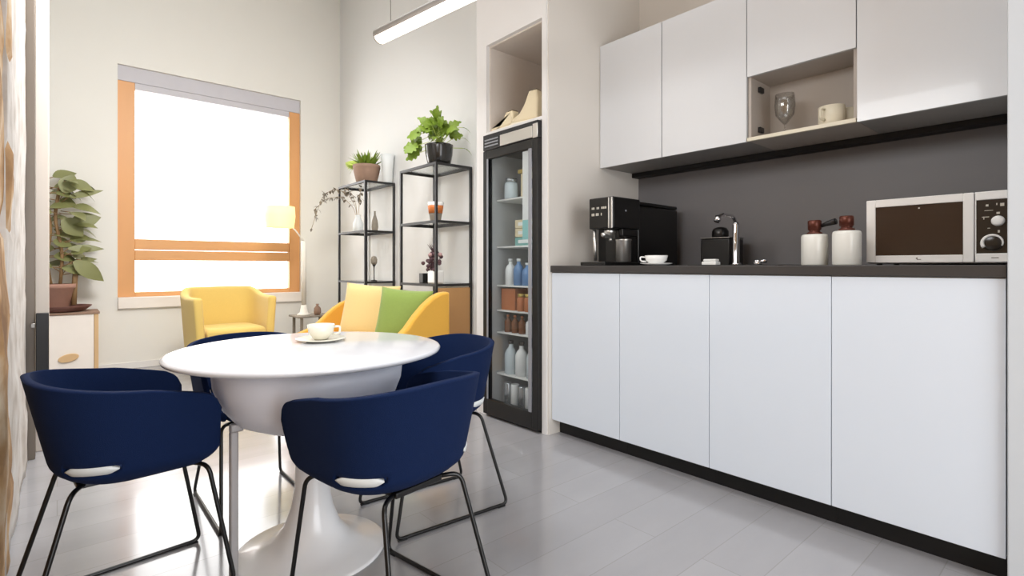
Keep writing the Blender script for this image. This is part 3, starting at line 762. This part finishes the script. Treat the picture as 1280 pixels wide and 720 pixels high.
spots = [((0.798, 1.51), 10, 'navy tub chair nearest the camera, its back turned to us'),
         ((0.180, 2.14), -85, 'navy tub chair at the left of the table beside the stone wall'),
         ((1.275, 2.02), 86, 'navy tub chair at the right of the table toward the fridge'),
         ((0.69, 2.60), 180, 'navy tub chair behind the table with only its rim showing')]
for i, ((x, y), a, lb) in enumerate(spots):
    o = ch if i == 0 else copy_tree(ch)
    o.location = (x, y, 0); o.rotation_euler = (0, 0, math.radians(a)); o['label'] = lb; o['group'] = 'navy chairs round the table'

# ------------------------------------------------------------------ yellow armchair
t = thing('armchair', 'yellow tub armchair facing us below the window', 'armchair', (1.27, 5.75, 0), math.radians(180 + 4))
def tub(hw, bk, fr, z0, ztop, zarm, mt, thick, name, parent):
    bm = bmesh.new(); NU = 60; NV = 10; g = []
    for i in range(NU + 1):
        s = -1 + 2 * i / NU; col = []
        a = abs(s); rim = zarm + (ztop - zarm) * (1 - min(1, max(0, (a - 0.30) / 0.35)) ** 1.0 if a > 0.30 else 1)
        sm = min(1, max(0, (a - 0.30) / 0.38)); sm = sm * sm * (3 - 2 * sm); rim = ztop + (zarm - ztop) * sm
        for j in range(NV + 1):
            v = j / NV; z = z0 + (rim - z0) * v
            x, y = chair_outline(s, hw * (0.88 + 0.12 * v), bk * (0.86 + 0.14 * v), fr, 3.2)
            col.append(bm.verts.new((x, y, z)))
        g.append(col)
    for i in range(NU):
        for j in range(NV):
            f = bm.faces.new((g[i][j], g[i + 1][j], g[i + 1][j + 1], g[i][j + 1])); f.smooth = True
    me = bpy.data.meshes.new(name); bm.to_mesh(me); bm.free(); me.materials.append(mt)
    o = bpy.data.objects.new(name, me); C.objects.link(o); o.parent = parent
    md = o.modifiers.new('Solidify', 'SOLIDIFY'); md.thickness = thick; md.offset = 0
    bv = o.modifiers.new('Bevel', 'BEVEL'); bv.width = thick * 0.4; bv.segments = 4; bv.limit_method = 'ANGLE'
    return o
tub(0.345, 0.32, 0.30, 0.20, 0.875, 0.79, M['yellow'], 0.075, 'shell', t)
seatp = [chair_outline(-1 + 2 * i / 40, 0.268, 0.24, 0.31, 3.2) for i in range(41)]
MB().prism(seatp, 'z', 0.22, 0.50, 0.045, 5).build('seat_cushion', M['yellow'], t)
for sx in (-1, 1):
    for sy in (-1, 1):
        MB().tube([(sx * 0.20, sy * 0.2 + 0.03, 0.225), (sx * 0.23, sy * 0.24 + 0.03, 0.0)], [0.018, 0.011]).build('leg', M['oak'], t)

# ------------------------------------------------------------------ sofa
t = thing('sofa', 'mustard yellow sofa with sloping wing arms in front of the shelves', 'sofa', (0, 0, 0))
SY0, SY1 = 3.56, 5.42
prof = [(1.70, 0.16), (1.70, 0.44), (1.83, 0.475), (1.95, 0.53), (2.03, 0.60), (2.11, 0.695), (2.19, 0.775), (2.27, 0.835), (2.34, 0.865), (2.40, 0.872), (2.425, 0.865), (2.43, 0.16)]
MB().prism(prof, 'y', SY0, SY0 + 0.09, 0.022, 4).build('arm', M['mustard'], t)
profb = [(x, z if z < 0.2 else 0.16 + (z - 0.16) * 0.80) for x, z in prof]
MB().prism(profb, 'y', SY1 - 0.09, SY1, 0.022, 4).build('arm', M['mustard'], t)
MB().box(2.345, SY0 + 0.092, 0.20, 2.425, SY1 - 0.092, 0.74, 0.04, 4).build('backrest', M['mustard'], t)
MB().box(1.70, SY0 + 0.092, 0.14, 2.34, SY1 - 0.092, 0.29, 0.02, 3).build('base', M['mustard'], t)
ym = (SY0 + SY1) / 2
for a, b_ in ((SY0 + 0.095, ym - 0.003), (ym + 0.003, SY1 - 0.095)):
    MB().box(1.695, a, 0.292, 2.34, b_, 0.395, 0.035, 4).build('seat_cushion', M['mustard'], t)
for x in (1.76, 2.36):
    for y in (SY0 + 0.08, SY1 - 0.08):
        MB().tube([(x, y, 0.158), (x, y, 0.0)], [0.02, 0.014]).build('leg', M['oak'], t)

def cushion(name, loc, rot, w, h, th, mt, label, mt2=None):
    bm = bmesh.new(); n = 16; top = []; bot = []
    for i in range(n + 1):
        r1 = []; r2 = []
        for j in range(n + 1):
            u = -1 + 2 * i / n; v = -1 + 2 * j / n
            pinch = 1 - 0.06 * (1 - abs(v) ** 2) * abs(u) ** 3 ; pinch2 = 1 - 0.06 * (1 - abs(u) ** 2) * abs(v) ** 3
            x = u * w / 2 * pinch; z = v * h / 2 * pinch2
            t_ = th / 2 * ((1 - u ** 4) * (1 - v ** 4)) ** 0.55
            t_ += 0.004 * noise.noise(Vector((u * 2, v * 2, w * 9))) if 0 < i < n and 0 < j < n else 0
            r1.append(bm.verts.new((x, -t_ - 0.002, z))); r2.append(bm.verts.new((x, t_ + 0.002, z)))
        top.append(r1); bot.append(r2)
    for i in range(n):
        for j in range(n):
            for g, fl in ((top, 0), (bot, 1)):
                q = (g[i][j], g[i + 1][j], g[i + 1][j + 1], g[i][j + 1])
                f = bm.faces.new(q if not fl else q[::-1]); f.smooth = True
    for i in range(n):
        for a, b_ in (((i, 0), (i + 1, 0)), ((i, n), (i + 1, n)), ((0, i), (0, i + 1)), ((n, i), (n, i + 1))):
            f = bm.faces.new((top[a[0]][a[1]], top[b_[0]][b_[1]], bot[b_[0]][b_[1]], bot[a[0]][a[1]])); f.smooth = True
    bmesh.ops.recalc_face_normals(bm, faces=bm.faces)
    me = bpy.data.meshes.new(name); bm.to_mesh(me); bm.free(); me.materials.append(mt)
    o = bpy.data.objects.new(name, me); C.objects.link(o); o.location = loc; o.rotation_euler = rot
    tag(o, label, 'cushion'); return o
cushion('cushion', (2.13, 4.43, 0.665), (math.radians(-14), math.radians(3), math.radians(-58)), 0.56, 0.52, 0.15, M['cushion_yellow'], 'pale yellow scatter cushion on the sofa, left of the green one')
cushion('cushion', (2.16, 3.87, 0.655), (math.radians(-14), math.radians(4), math.radians(-56)), 0.47, 0.49, 0.14, M['cushion_green'], 'olive green scatter cushion on the sofa')

# ------------------------------------------------------------------ side table and lamp
t = thing('side_table', 'small grey side table between the armchair and the sofa', 'side table', (2.30, 6.28, 0))
MB().box(-0.22, -0.17, 0.485, 0.19, 0.17, 0.505, 0.004).build('tabletop', M['dry_leaf'], t)
for sx in (-0.17, 0.14):
    for sy in (-0.13, 0.13):
        MB().box(sx - 0.014, sy - 0.014, 0, sx + 0.014, sy + 0.014, 0.4845, 0.002).build('leg', M['dry_leaf'], t)
t = thing('table_lamp', 'tall cream lamp with drum shade before the window frame', 'lamp', (2.20, 6.28, 0.506))
MB().lathe([(0.075, 0), (0.075, 0.012), (0.045, 0.03), (0.034, 0.10), (0.026, 0.12)], n=32).build('base', M['lamp_white'], t)
MB().lathe([(0.027, 0), (0.027, 0.745), (0.02, 0.755)], 0, 0, 0.118, n=24).build('stem', M['lamp_white'], t)
MB().tube(fillet([(0, 0, 0.868), (-0.10, 0, 1.0), (-0.27, 0, 1.13), (-0.27, 0, 1.16)], 0.03), 0.008).build('arm', M['lamp_white'], t)
MB().lathe([(0.150, 1.02), (0.165, 1.15), (0.158, 1.26), (0.155, 1.26), (0.162, 1.15), (0.147, 1.02)], -0.27, 0, 0, n=48, cap0=False, cap1=False).tube([(-0.42, 0, 1.2), (-0.12, 0, 1.2)], 0.004).build('lamp_shade', M['shade'], t)
o = MB().lathe([(0.03, 0), (0.042, 0.03), (0.038, 0.08), (0.014, 0.11), (0.018, 0.13)], n=24).build('small_jar', M['taupe_clay'], None, (2.33, 6.2, 0.506)); tag(o, 'small brown jar on the side table beside the lamp', 'jar')

# ------------------------------------------------------------------ shelving
def shelf_unit(y0, y1, x0, x1, H, levels, label, board=None):
    t = thing('shelving_unit', label, 'shelving', (x0, y0, 0), 0, 'black metal shelving units')
    w_, l = x1 - x0, y1 - y0; q = 0.022
    for (a, b_) in ((0, 0), (w_ - q, 0), (0, l - q), (w_ - q, l - q)):
        MB().box(a, b_, 0, a + q, b_ + q, H, 0.001).build('post', M['black_matt'], t)
    for z in [0.12] + levels + [H - q]:
        s = MB().box(q, 0, z, w_ - q, q, z + q).box(q, l - q, z, w_ - q, l, z + q).box(0, q, z, q, l - q, z + q).box(w_ - q, q, z, w_, l - q, z + q).build('shelf_frame', M['black_matt'], t)
        MB().box(q, q, z + q - 0.006, w_ - q, l - q, z + q).build('glass_shelf', M['shelf_glass'], s)
    if board:
        MB().box(q + 0.001, 0.003, 0.15, w_ - q - 0.001, 0.019, board, 0.002).build('end_panel', M['lamp_wood'], t)
    return t
shelf_unit(3.83, 4.46, 2.46, 2.85, 1.985, [0.905, 1.46], 'black metal shelving unit nearer the fridge, black potted plant on top', 0.89)
shelf_unit(5.27, 5.98, 2.49, 2.85, 2.01, [0.895, 1.45], 'black metal shelving unit nearer the window, clay potted plant on top')
ZL = {('a', 3): 0.905 + 0.0222, ('a', 2): 1.46 + 0.0222, ('a', 1): 1.985 + 0.0002, ('b', 3): 0.895 + 0.0222, ('b', 2): 1.45 + 0.0222, ('b', 1): 2.01 + 0.0002}

# plant in black pot
t = thing('potted_plant', 'leafy green plant in a glazed black pot on the nearer shelving unit', 'plant', (2.585, 3.97, ZL[('a', 1)]))
MB().lathe([(0.095, 0), (0.103, 0.01), (0.122, 0.10), (0.126, 0.165), (0.128, 0.18), (0.118, 0.18), (0.112, 0.155), (0.002, 0.15)], n=14).build('pot', M['black_pot'], t)
MB().lathe([(0.110, 0.150), (0.108, 0.160), (0.02, 0.166)], n=24).build('soil', M['soil'], t)
random.seed(5)
fo = MB(); st = MB()
for i in range(52):
    a = random.uniform(0, 2 * PI); el = random.uniform(0.25, 1.5); R = random.uniform(0.07, 0.165)
    tip = Vector((math.cos(a) * math.cos(el) * R * 1.25, math.sin(a) * math.cos(el) * R * 1.25, 0.20 + math.sin(el) * R * 1.55))
    root = Vector((random.uniform(-.03, .03), random.uniform(-.03, .03), 0.155))
    if i % 4 == 0: st.tube([root, (root + tip) / 2 + Vector((0, 0, 0.02)), tip], 0.003, 5)
    out = Vector((math.cos(a), math.sin(a), random.uniform(-0.2, 0.7)))
    fo.leaf(tip - out * 0.04, out, (-0.7 + random.uniform(-.5, .5), -0.8 + random.uniform(-.5, .5), 0.5), random.uniform(0.11, 0.16), random.uniform(0.045, 0.065), 0.25, 12, 'lobed')
for (dx, dy, dz) in ((-0.05, 0.22, 0.26), (-0.09, 0.16, 0.30), (-0.02, 0.26, 0.20), (-0.1, 0.2, 0.2), (-0.07, 0.22, 0.14)):
    st.tube([(0, 0, 0.155), (dx * .5, dy * .5, dz + 0.02), (dx, dy, dz)], 0.003, 5)
    for k in range(3): fo.leaf((dx, dy, dz), (dx + random.uniform(-.1, .1), dy + random.uniform(-.2, .2), random.uniform(-.15, .1)), (-0.7, -0.7, 0.4), 0.14, 0.06, 0.25, 12, 'lobed')
for (dx, dy, dz) in ((0.16, -0.14, 0.34), (0.18, -0.12, 0.16), (0.14, -0.16, 0.24)):
    st.tube([(0, 0, 0.155), (dx * .6, dy * .6, dz), (dx, dy, dz)], 0.003, 5)
    fo.leaf((dx, dy, dz), (dx, dy, -0.05), (0, 0, 1), 0.09, 0.022, 0.5, 8, 'lobed')
fo.build('foliage', M['leaf_green'], t); st.build('stems', M['leaf_lime'], t)

# plant in clay pot
t = thing('potted_plant', 'spiky green plant in a taupe clay pot on the unit near the window', 'plant', (2.62, 5.50, ZL[('b', 1)]))
MB().lathe([(0.10, 0), (0.112, 0.01), (0.14, 0.12), (0.145, 0.155), (0.15, 0.165), (0.15, 0.20), (0.135, 0.20), (0.125, 0.17), (0.002, 0.165)], n=32).build('pot', M['taupe_clay'], t)
MB().lathe([(0.124, 0.165), (0.12, 0.178), (0.02, 0.182)], n=24).build('soil', M['soil'], t)
fo = MB()
for i in range(80):
    a = random.uniform(0, 2 * PI); e = random.uniform(0.55, 1.5); r = random.uniform(0, 0.09)
    fo.leaf((r * math.cos(a) , r * math.sin(a), 0.18), (math.cos(a) * math.cos(e), math.sin(a) * math.cos(e), math.sin(e)), (0, 0, 1), random.uniform(0.13, 0.21), 0.022, 0.2, 7, 'blade')
fo.build('foliage', M['leaf_green'], t)
fo = MB()
for k in range(7):
    fo.leaf((-0.06, 0.07, 0.21), (-0.45 + 0.06 * k, 0.75, 0.30 - 0.06 * k), (-0.7, -0.6, 0.5), 0.22 + 0.012 * k, 0.034, 0.25, 8, 'oval')
fo.build('side_leaves', M['leaf_lime'], t)
o = MB().lathe([(0.05, 0), (0.055, 0.01), (0.065, 0.2), (0.075, 0.32), (0.072, 0.32), (0.06, 0.2), (0.048, 0.012)], n=32).build('tall_vase', M['frost'], None, (2.79, 5.335, ZL[('b', 1)]))
tag(o, 'tall white vase on the top of the shelving near the window', 'vase')

# dried branches in vase on the window-side unit
t = thing('branch_vase', 'pale vase with dried branches leaning left out of the window-side shelves', 'vase', (2.62, 5.72, ZL[('b', 2)]))
MB().lathe([(0.04, 0), (0.055, 0.02), (0.06, 0.10), (0.028, 0.17), (0.032, 0.20), (0.028, 0.20), (0.024, 0.17), (0.05, 0.1), (0.003, 0.02)], n=28).build('vase_body', M['frost'], t)
br = MB(); lf = MB(); random.seed(8)
paths = [[(0, 0, 0.05), (-0.03, 0.04, 0.28), (-0.12, 0.16, 0.42), (-0.26, 0.28, 0.40), (-0.36, 0.38, 0.27)],
         [(0, 0, 0.05), (-0.02, 0.02, 0.3), (-0.10, 0.08, 0.46), (-0.22, 0.20, 0.50), (-0.30, 0.30, 0.42), (-0.34, 0.36, 0.24), (-0.38, 0.42, 0.05)],
         [(0, 0, 0.05), (0.0, -0.02, 0.28), (-0.01, -0.08, 0.42), (-0.03, -0.14, 0.50)],
         [(0, 0, 0.05), (-0.02, 0.0, 0.3), (-0.06, 0.03, 0.45), (-0.13, 0.06, 0.50)]]
for p in paths:
    q = fillet(p, 0.06, 5); br.tube(q, 0.0032, 5)
    for v in q[6:]:
        for k in range(2):
            dvec = Vector((random.uniform(-1, 1), random.uniform(-1, 1), random.uniform(-1, 0.6)))
            if random.random() < 0.75: lf.leaf(v, dvec, (0, 0, 1), random.uniform(0.04, 0.07), random.uniform(0.010, 0.018), 0.3, 5, 'oval')
br.build('branches', M['twig'], t); lf.build('dried_leaves', M['dry_leaf'], t)

# small objects on the shelves
o = MB().lathe([(0.028, 0), (0.03, 0.005), (0.038, 0.05), (0.03, 0.12), (0.012, 0.18), (0.01, 0.22), (0.013, 0.225)], n=26).build('bud_vase', M['dry_leaf'], None, (2.68, 5.42, ZL[('b', 2)])); tag(o, 'narrow grey bud vase on the middle shelf near the window', 'vase')
t = thing('candle_holder', 'thin dark candlestick with round top on the window-side lower shelf', 'candle holder', (2.70, 5.48, ZL[('b', 3)]))
MB().lathe([(0.035, 0), (0.035, 0.005), (0.006, 0.012), (0.006, 0.16), (0.016, 0.17), (0.02, 0.18)], n=22).build('stick', M['black_matt'], t)
MB().lathe([(0.018, 0), (0.034, 0.02), (0.036, 0.06), (0.026, 0.09), (0.01, 0.1)], 0, 0, 0.18, n=22).build('candle_cup', M['dry_leaf'], t)
t = thing('drinking_cup', 'white and orange patterned cup on the middle shelf by the fridge', 'cup', (2.58, 4.02, ZL[('a', 2)]))
MB().lathe([(0.04, 0), (0.048, 0.01), (0.056, 0.06), (0.06, 0.075)], n=28).build('lower_body', M['dry_leaf'], t)
MB().lathe([(0.060, 0.075), (0.066, 0.12), (0.069, 0.145)], n=28, cap0=False, cap1=False).build('orange_band', M['orange'], t, solid=0.004)
MB().lathe([(0.070, 0.146), (0.075, 0.175), (0.07, 0.175), (0.066, 0.15)], n=28, cap0=False, cap1=False).build('rim', M['china'], t)
t = thing('flower_planter', 'white planter with dark dried plum flowers on the lower shelf', 'planter', (2.60, 4.05, ZL[('a', 3)]))
MB().box(-0.055, -0.055, 0, 0.055, 0.055, 0.115, 0.012, 3).build('planter_box', M['china'], t)
random.seed(21); fl = MB(); pk = MB()
for i in range(46):
    a = random.uniform(0, 2 * PI); r = random.uniform(0, 0.09); z = random.uniform(0.12, 0.28)
    (fl if i % 5 else pk).lathe([(0.004, -0.018), (0.017, -0.008), (0.019, 0.004), (0.010, 0.017)], r * math.cos(a) - 0.01, r * math.sin(a) + 0.03, z, n=9)
for i in range(9):
    fl.tube([(0, 0, 0.10), (random.uniform(-.07, .05), random.uniform(-.05, .09), 0.26)], 0.003, 5)
    fl.leaf((0, 0.01, 0.24), (random.uniform(-.4, .4), random.uniform(-.4, .4), 1), (1, 0, 0), 0.13, 0.014, 0.2, 5, 'blade')
fl.build('plum_flowers', M['plum'], t); pk.build('pink_flowers', M['pink'], t)
o = MB().box(-0.03, -0.035, 0, 0.03, 0.035, 0.09, 0.004).build('black_box', M['black'], None, (2.56, 4.19, ZL[('a', 3)])); tag(o, 'small black box left of the white planter on the lower shelf', 'box')

# ------------------------------------------------------------------ left cabinet and plant
t = thing('low_cabinet', 'low white cabinet with wooden corner post below the leafy plant', 'cabinet', (-0.36, 6.40, 0))
MB().box(0, 0.002, 0.03, 0.625, 0.40, 0.625, 0.003).build('body', M['sill'], t)
MB().box(-0.003, -0.008, 0.626, 0.67, 0.41, 0.648, 0.003).build('top_board', M['taupe_clay'], t)
MB().box(0.628, 0.0, 0.0, 0.66, 0.05, 0.6255, 0.003).build('corner_post', M['oak'], t)
MB().box(0.628, 0.35, 0.0, 0.66, 0.40, 0.6255, 0.003).build('corner_post', M['oak'], t)
MB().box(0, 0.004, 0.0, 0.62, 0.03, 0.0295).build('plinth', M['oak'], t)
RY = Matrix.Rotation(PI / 2, 4, 'X')
el = [(0.075 * math.cos(a) , 0.038 * math.sin(a) + 0.012 * math.cos(a)) for a in [2 * PI * i / 30 for i in range(30)]]
MB().prism([(0.44 + u, 0.225 + v) for u, v in el], 'y', -0.016, 0.0018, 0.005, 3).build('oval_handle', M['oak'], t)

t = thing('rubber_plant', 'large olive leaved potted plant on the low white cabinet', 'plant', (0.02, 6.58, 0.6485))
MB().lathe([(0.15, 0), (0.19, 0.012), (0.235, 0.05), (0.24, 0.058), (0.228, 0.056), (0.18, 0.02), (0.002, 0.016)], n=40).build('saucer', M['tray'], t)
MB().lathe([(0.105, 0.0), (0.11, 0.005), (0.145, 0.20), (0.158, 0.205), (0.16, 0.245), (0.148, 0.245), (0.138, 0.21), (0.002, 0.205)], -0.04, 0, 0.021, n=40).build('pot', M['terracotta'], t)
st = MB(); fo = MB(); random.seed(14)
trunks = [[(0.0, 0, 0.05 + 0.18), (0.02, 0, 0.55), (-0.04, 0.0, 0.9), (0.0, 0, 1.2)], [(-0.06, 0, 0.22), (-0.10, 0, 0.5), (-0.06, 0, 0.8), (-0.12, 0, 1.1)], [(0.1, -0.03, 0.06), (0.11, 0.0, 0.35), (0.14, 0, 0.5)]]
for i, p in enumerate(trunks): st.tube(fillet(p, 0.1, 4), 0.014 if i < 2 else 0.022, 8)
for i in range(62):
    tr = trunks[i % 2]; f_ = random.random(); z = 0.34 + 0.92 * f_
    bx_ = tr[1][0] * (1 - f_) + tr[3][0] * f_
    a = random.uniform(-PI, PI) if i % 3 else random.uniform(-0.7, 0.5)
    dv = Vector((math.cos(a), math.sin(a) * 0.75, random.uniform(-0.25, 0.55))); dv.normalize()
    pl = random.uniform(0.04, 0.13)
    base = Vector((bx_, 0, z)); st.tube([base, base + dv * pl], 0.004, 5)
    L_ = random.uniform(0.13, 0.21)
    if (base + dv * (pl + L_)).y > 0.21: continue
    fo.leaf(base + dv * pl, dv, (random.uniform(-.3, .3), random.uniform(-1.2, 0.1), 0.8), L_, random.uniform(0.045, 0.068), random.uniform(0.2, 0.6), 8, 'oval')
# long sprays that reach right of the trunk
for (b0, dv, L_, W_) in (((0.06, -0.05, 1.09), (0.9, 0, 0.35), 0.28, 0.035), ((0.03, -0.05, 1.13), (0.35, 0, 0.95), 0.2, 0.075), ((0.10, -0.06, 0.48), (0.75, 0, -0.6), 0.30, 0.075), ((0.06, -0.06, 0.60), (0.95, 0, 0.05), 0.27, 0.04), ((0.08, -0.05, 0.84), (0.8, 0, 0.3), 0.24, 0.08), ((0.02, -0.06, 0.88), (0.5, 0, -0.5), 0.22, 0.085)):
    st.tube([(0, 0, b0[2] - 0.06), b0], 0.004, 5)
    fo.leaf(b0, dv, (0, -1, 0.35), L_, W_, 0.12, 8, 'oval')
st.build('stems', M['stem'], t); fo.build('foliage', M['leaf_olive'], t)

# lock plate on the jamb
t = bpy.data.objects.new('door_lock', None); C.objects.link(t); t.location = (-0.07, 3.94, 0.50); t.parent = bpy.data.objects['trim_4']
MB().box(-0.02, -0.03, 0.0, 0.035, 0.015, 0.32, 0.004).build('lock_case', M['black'], t)
MB().box(-0.04, -0.035, 0.24, -0.021, 0.0, 0.265, 0.003).build('lever', M['alu'], t)

# ------------------------------------------------------------------ lights
def area(name, loc, rot, sx, sy, power, col=(1, 1, 1), spread=180):
    l = bpy.data.lights.new(name, 'AREA'); l.shape = 'RECTANGLE'; l.size = sx; l.size_y = sy; l.energy = power; l.color = col
    l.spread = math.radians(spread)
    o = bpy.data.objects.new(name, l); C.objects.link(o); o.location = loc; o.rotation_euler = rot
    return o
area('ceiling_fill_kitchen', (1.0, 0.8, CEIL - 0.03), (0, 0, 0), 1.6, 1.8, 18, (0.96, 0.98, 1.0), 110)  # unseen overhead fill added to brighten the kitchen, no fixture modelled
area('counter_fill', (0.12, 1.45, 2.35), (0, math.radians(-52), 0), 0.5, 1.5, 22, (0.95, 0.975, 1.0), 150)  # unseen mid-air fill added to brighten the zone under the cabinets
area('ceiling_fill_lounge', (0.9, 4.2, CEIL - 0.03), (0, 0, 0), 1.6, 2.2, 26, (0.97, 0.98, 1.0), 100)  # added overhead fill for the sitting area, stands for no known fixture
area('window_wall_fill', (0.95, 3.1, 3.4), (math.radians(46), 0, math.radians(16)), 1.1, 0.6, 70, (1.0, 0.985, 0.965), 150)  # unseen fill in mid-air, added to brighten the window wall
area('entry_fill', (0.7, BEHIND + 0.05, 1.25), (math.radians(90), 0, 0), 2.6, 2.2, 112, (0.92, 0.96, 1.0))  # added fill before the closed back wall, lights surfaces facing the viewpoint
area('window_daylight', ((WX0 + WX1) / 2, YW + 0.5, 2.0), (math.radians(-90), 0, 0), 1.8, 2.3, 32, (1.0, 0.985, 0.96))

wd = bpy.data.worlds.new('World'); S.world = wd; wd.use_nodes = True
bg = wd.node_tree.nodes['Background']
bg.inputs['Color'].default_value = (1.0, 0.99, 0.985, 1); bg.inputs['Strength'].default_value = 4.5

# ------------------------------------------------------------------ camera
cam = bpy.data.cameras.new('Camera'); co = bpy.data.objects.new('Camera', cam); C.objects.link(co)
co.location = (0, 0, 1.08); co.rotation_euler = (math.radians(90), 0, math.radians(-41))
cam.sensor_width = 36; cam.lens = 654 / 1280 * 36; cam.shift_y = -27 / 1280; cam.clip_start = 0.02
S.camera = co
S.view_settings.view_transform = 'Standard'; S.view_settings.look = 'None'
S.view_settings.exposure = -0.1; S.view_settings.gamma = 1.0; S.view_settings.use_curve_mapping = False
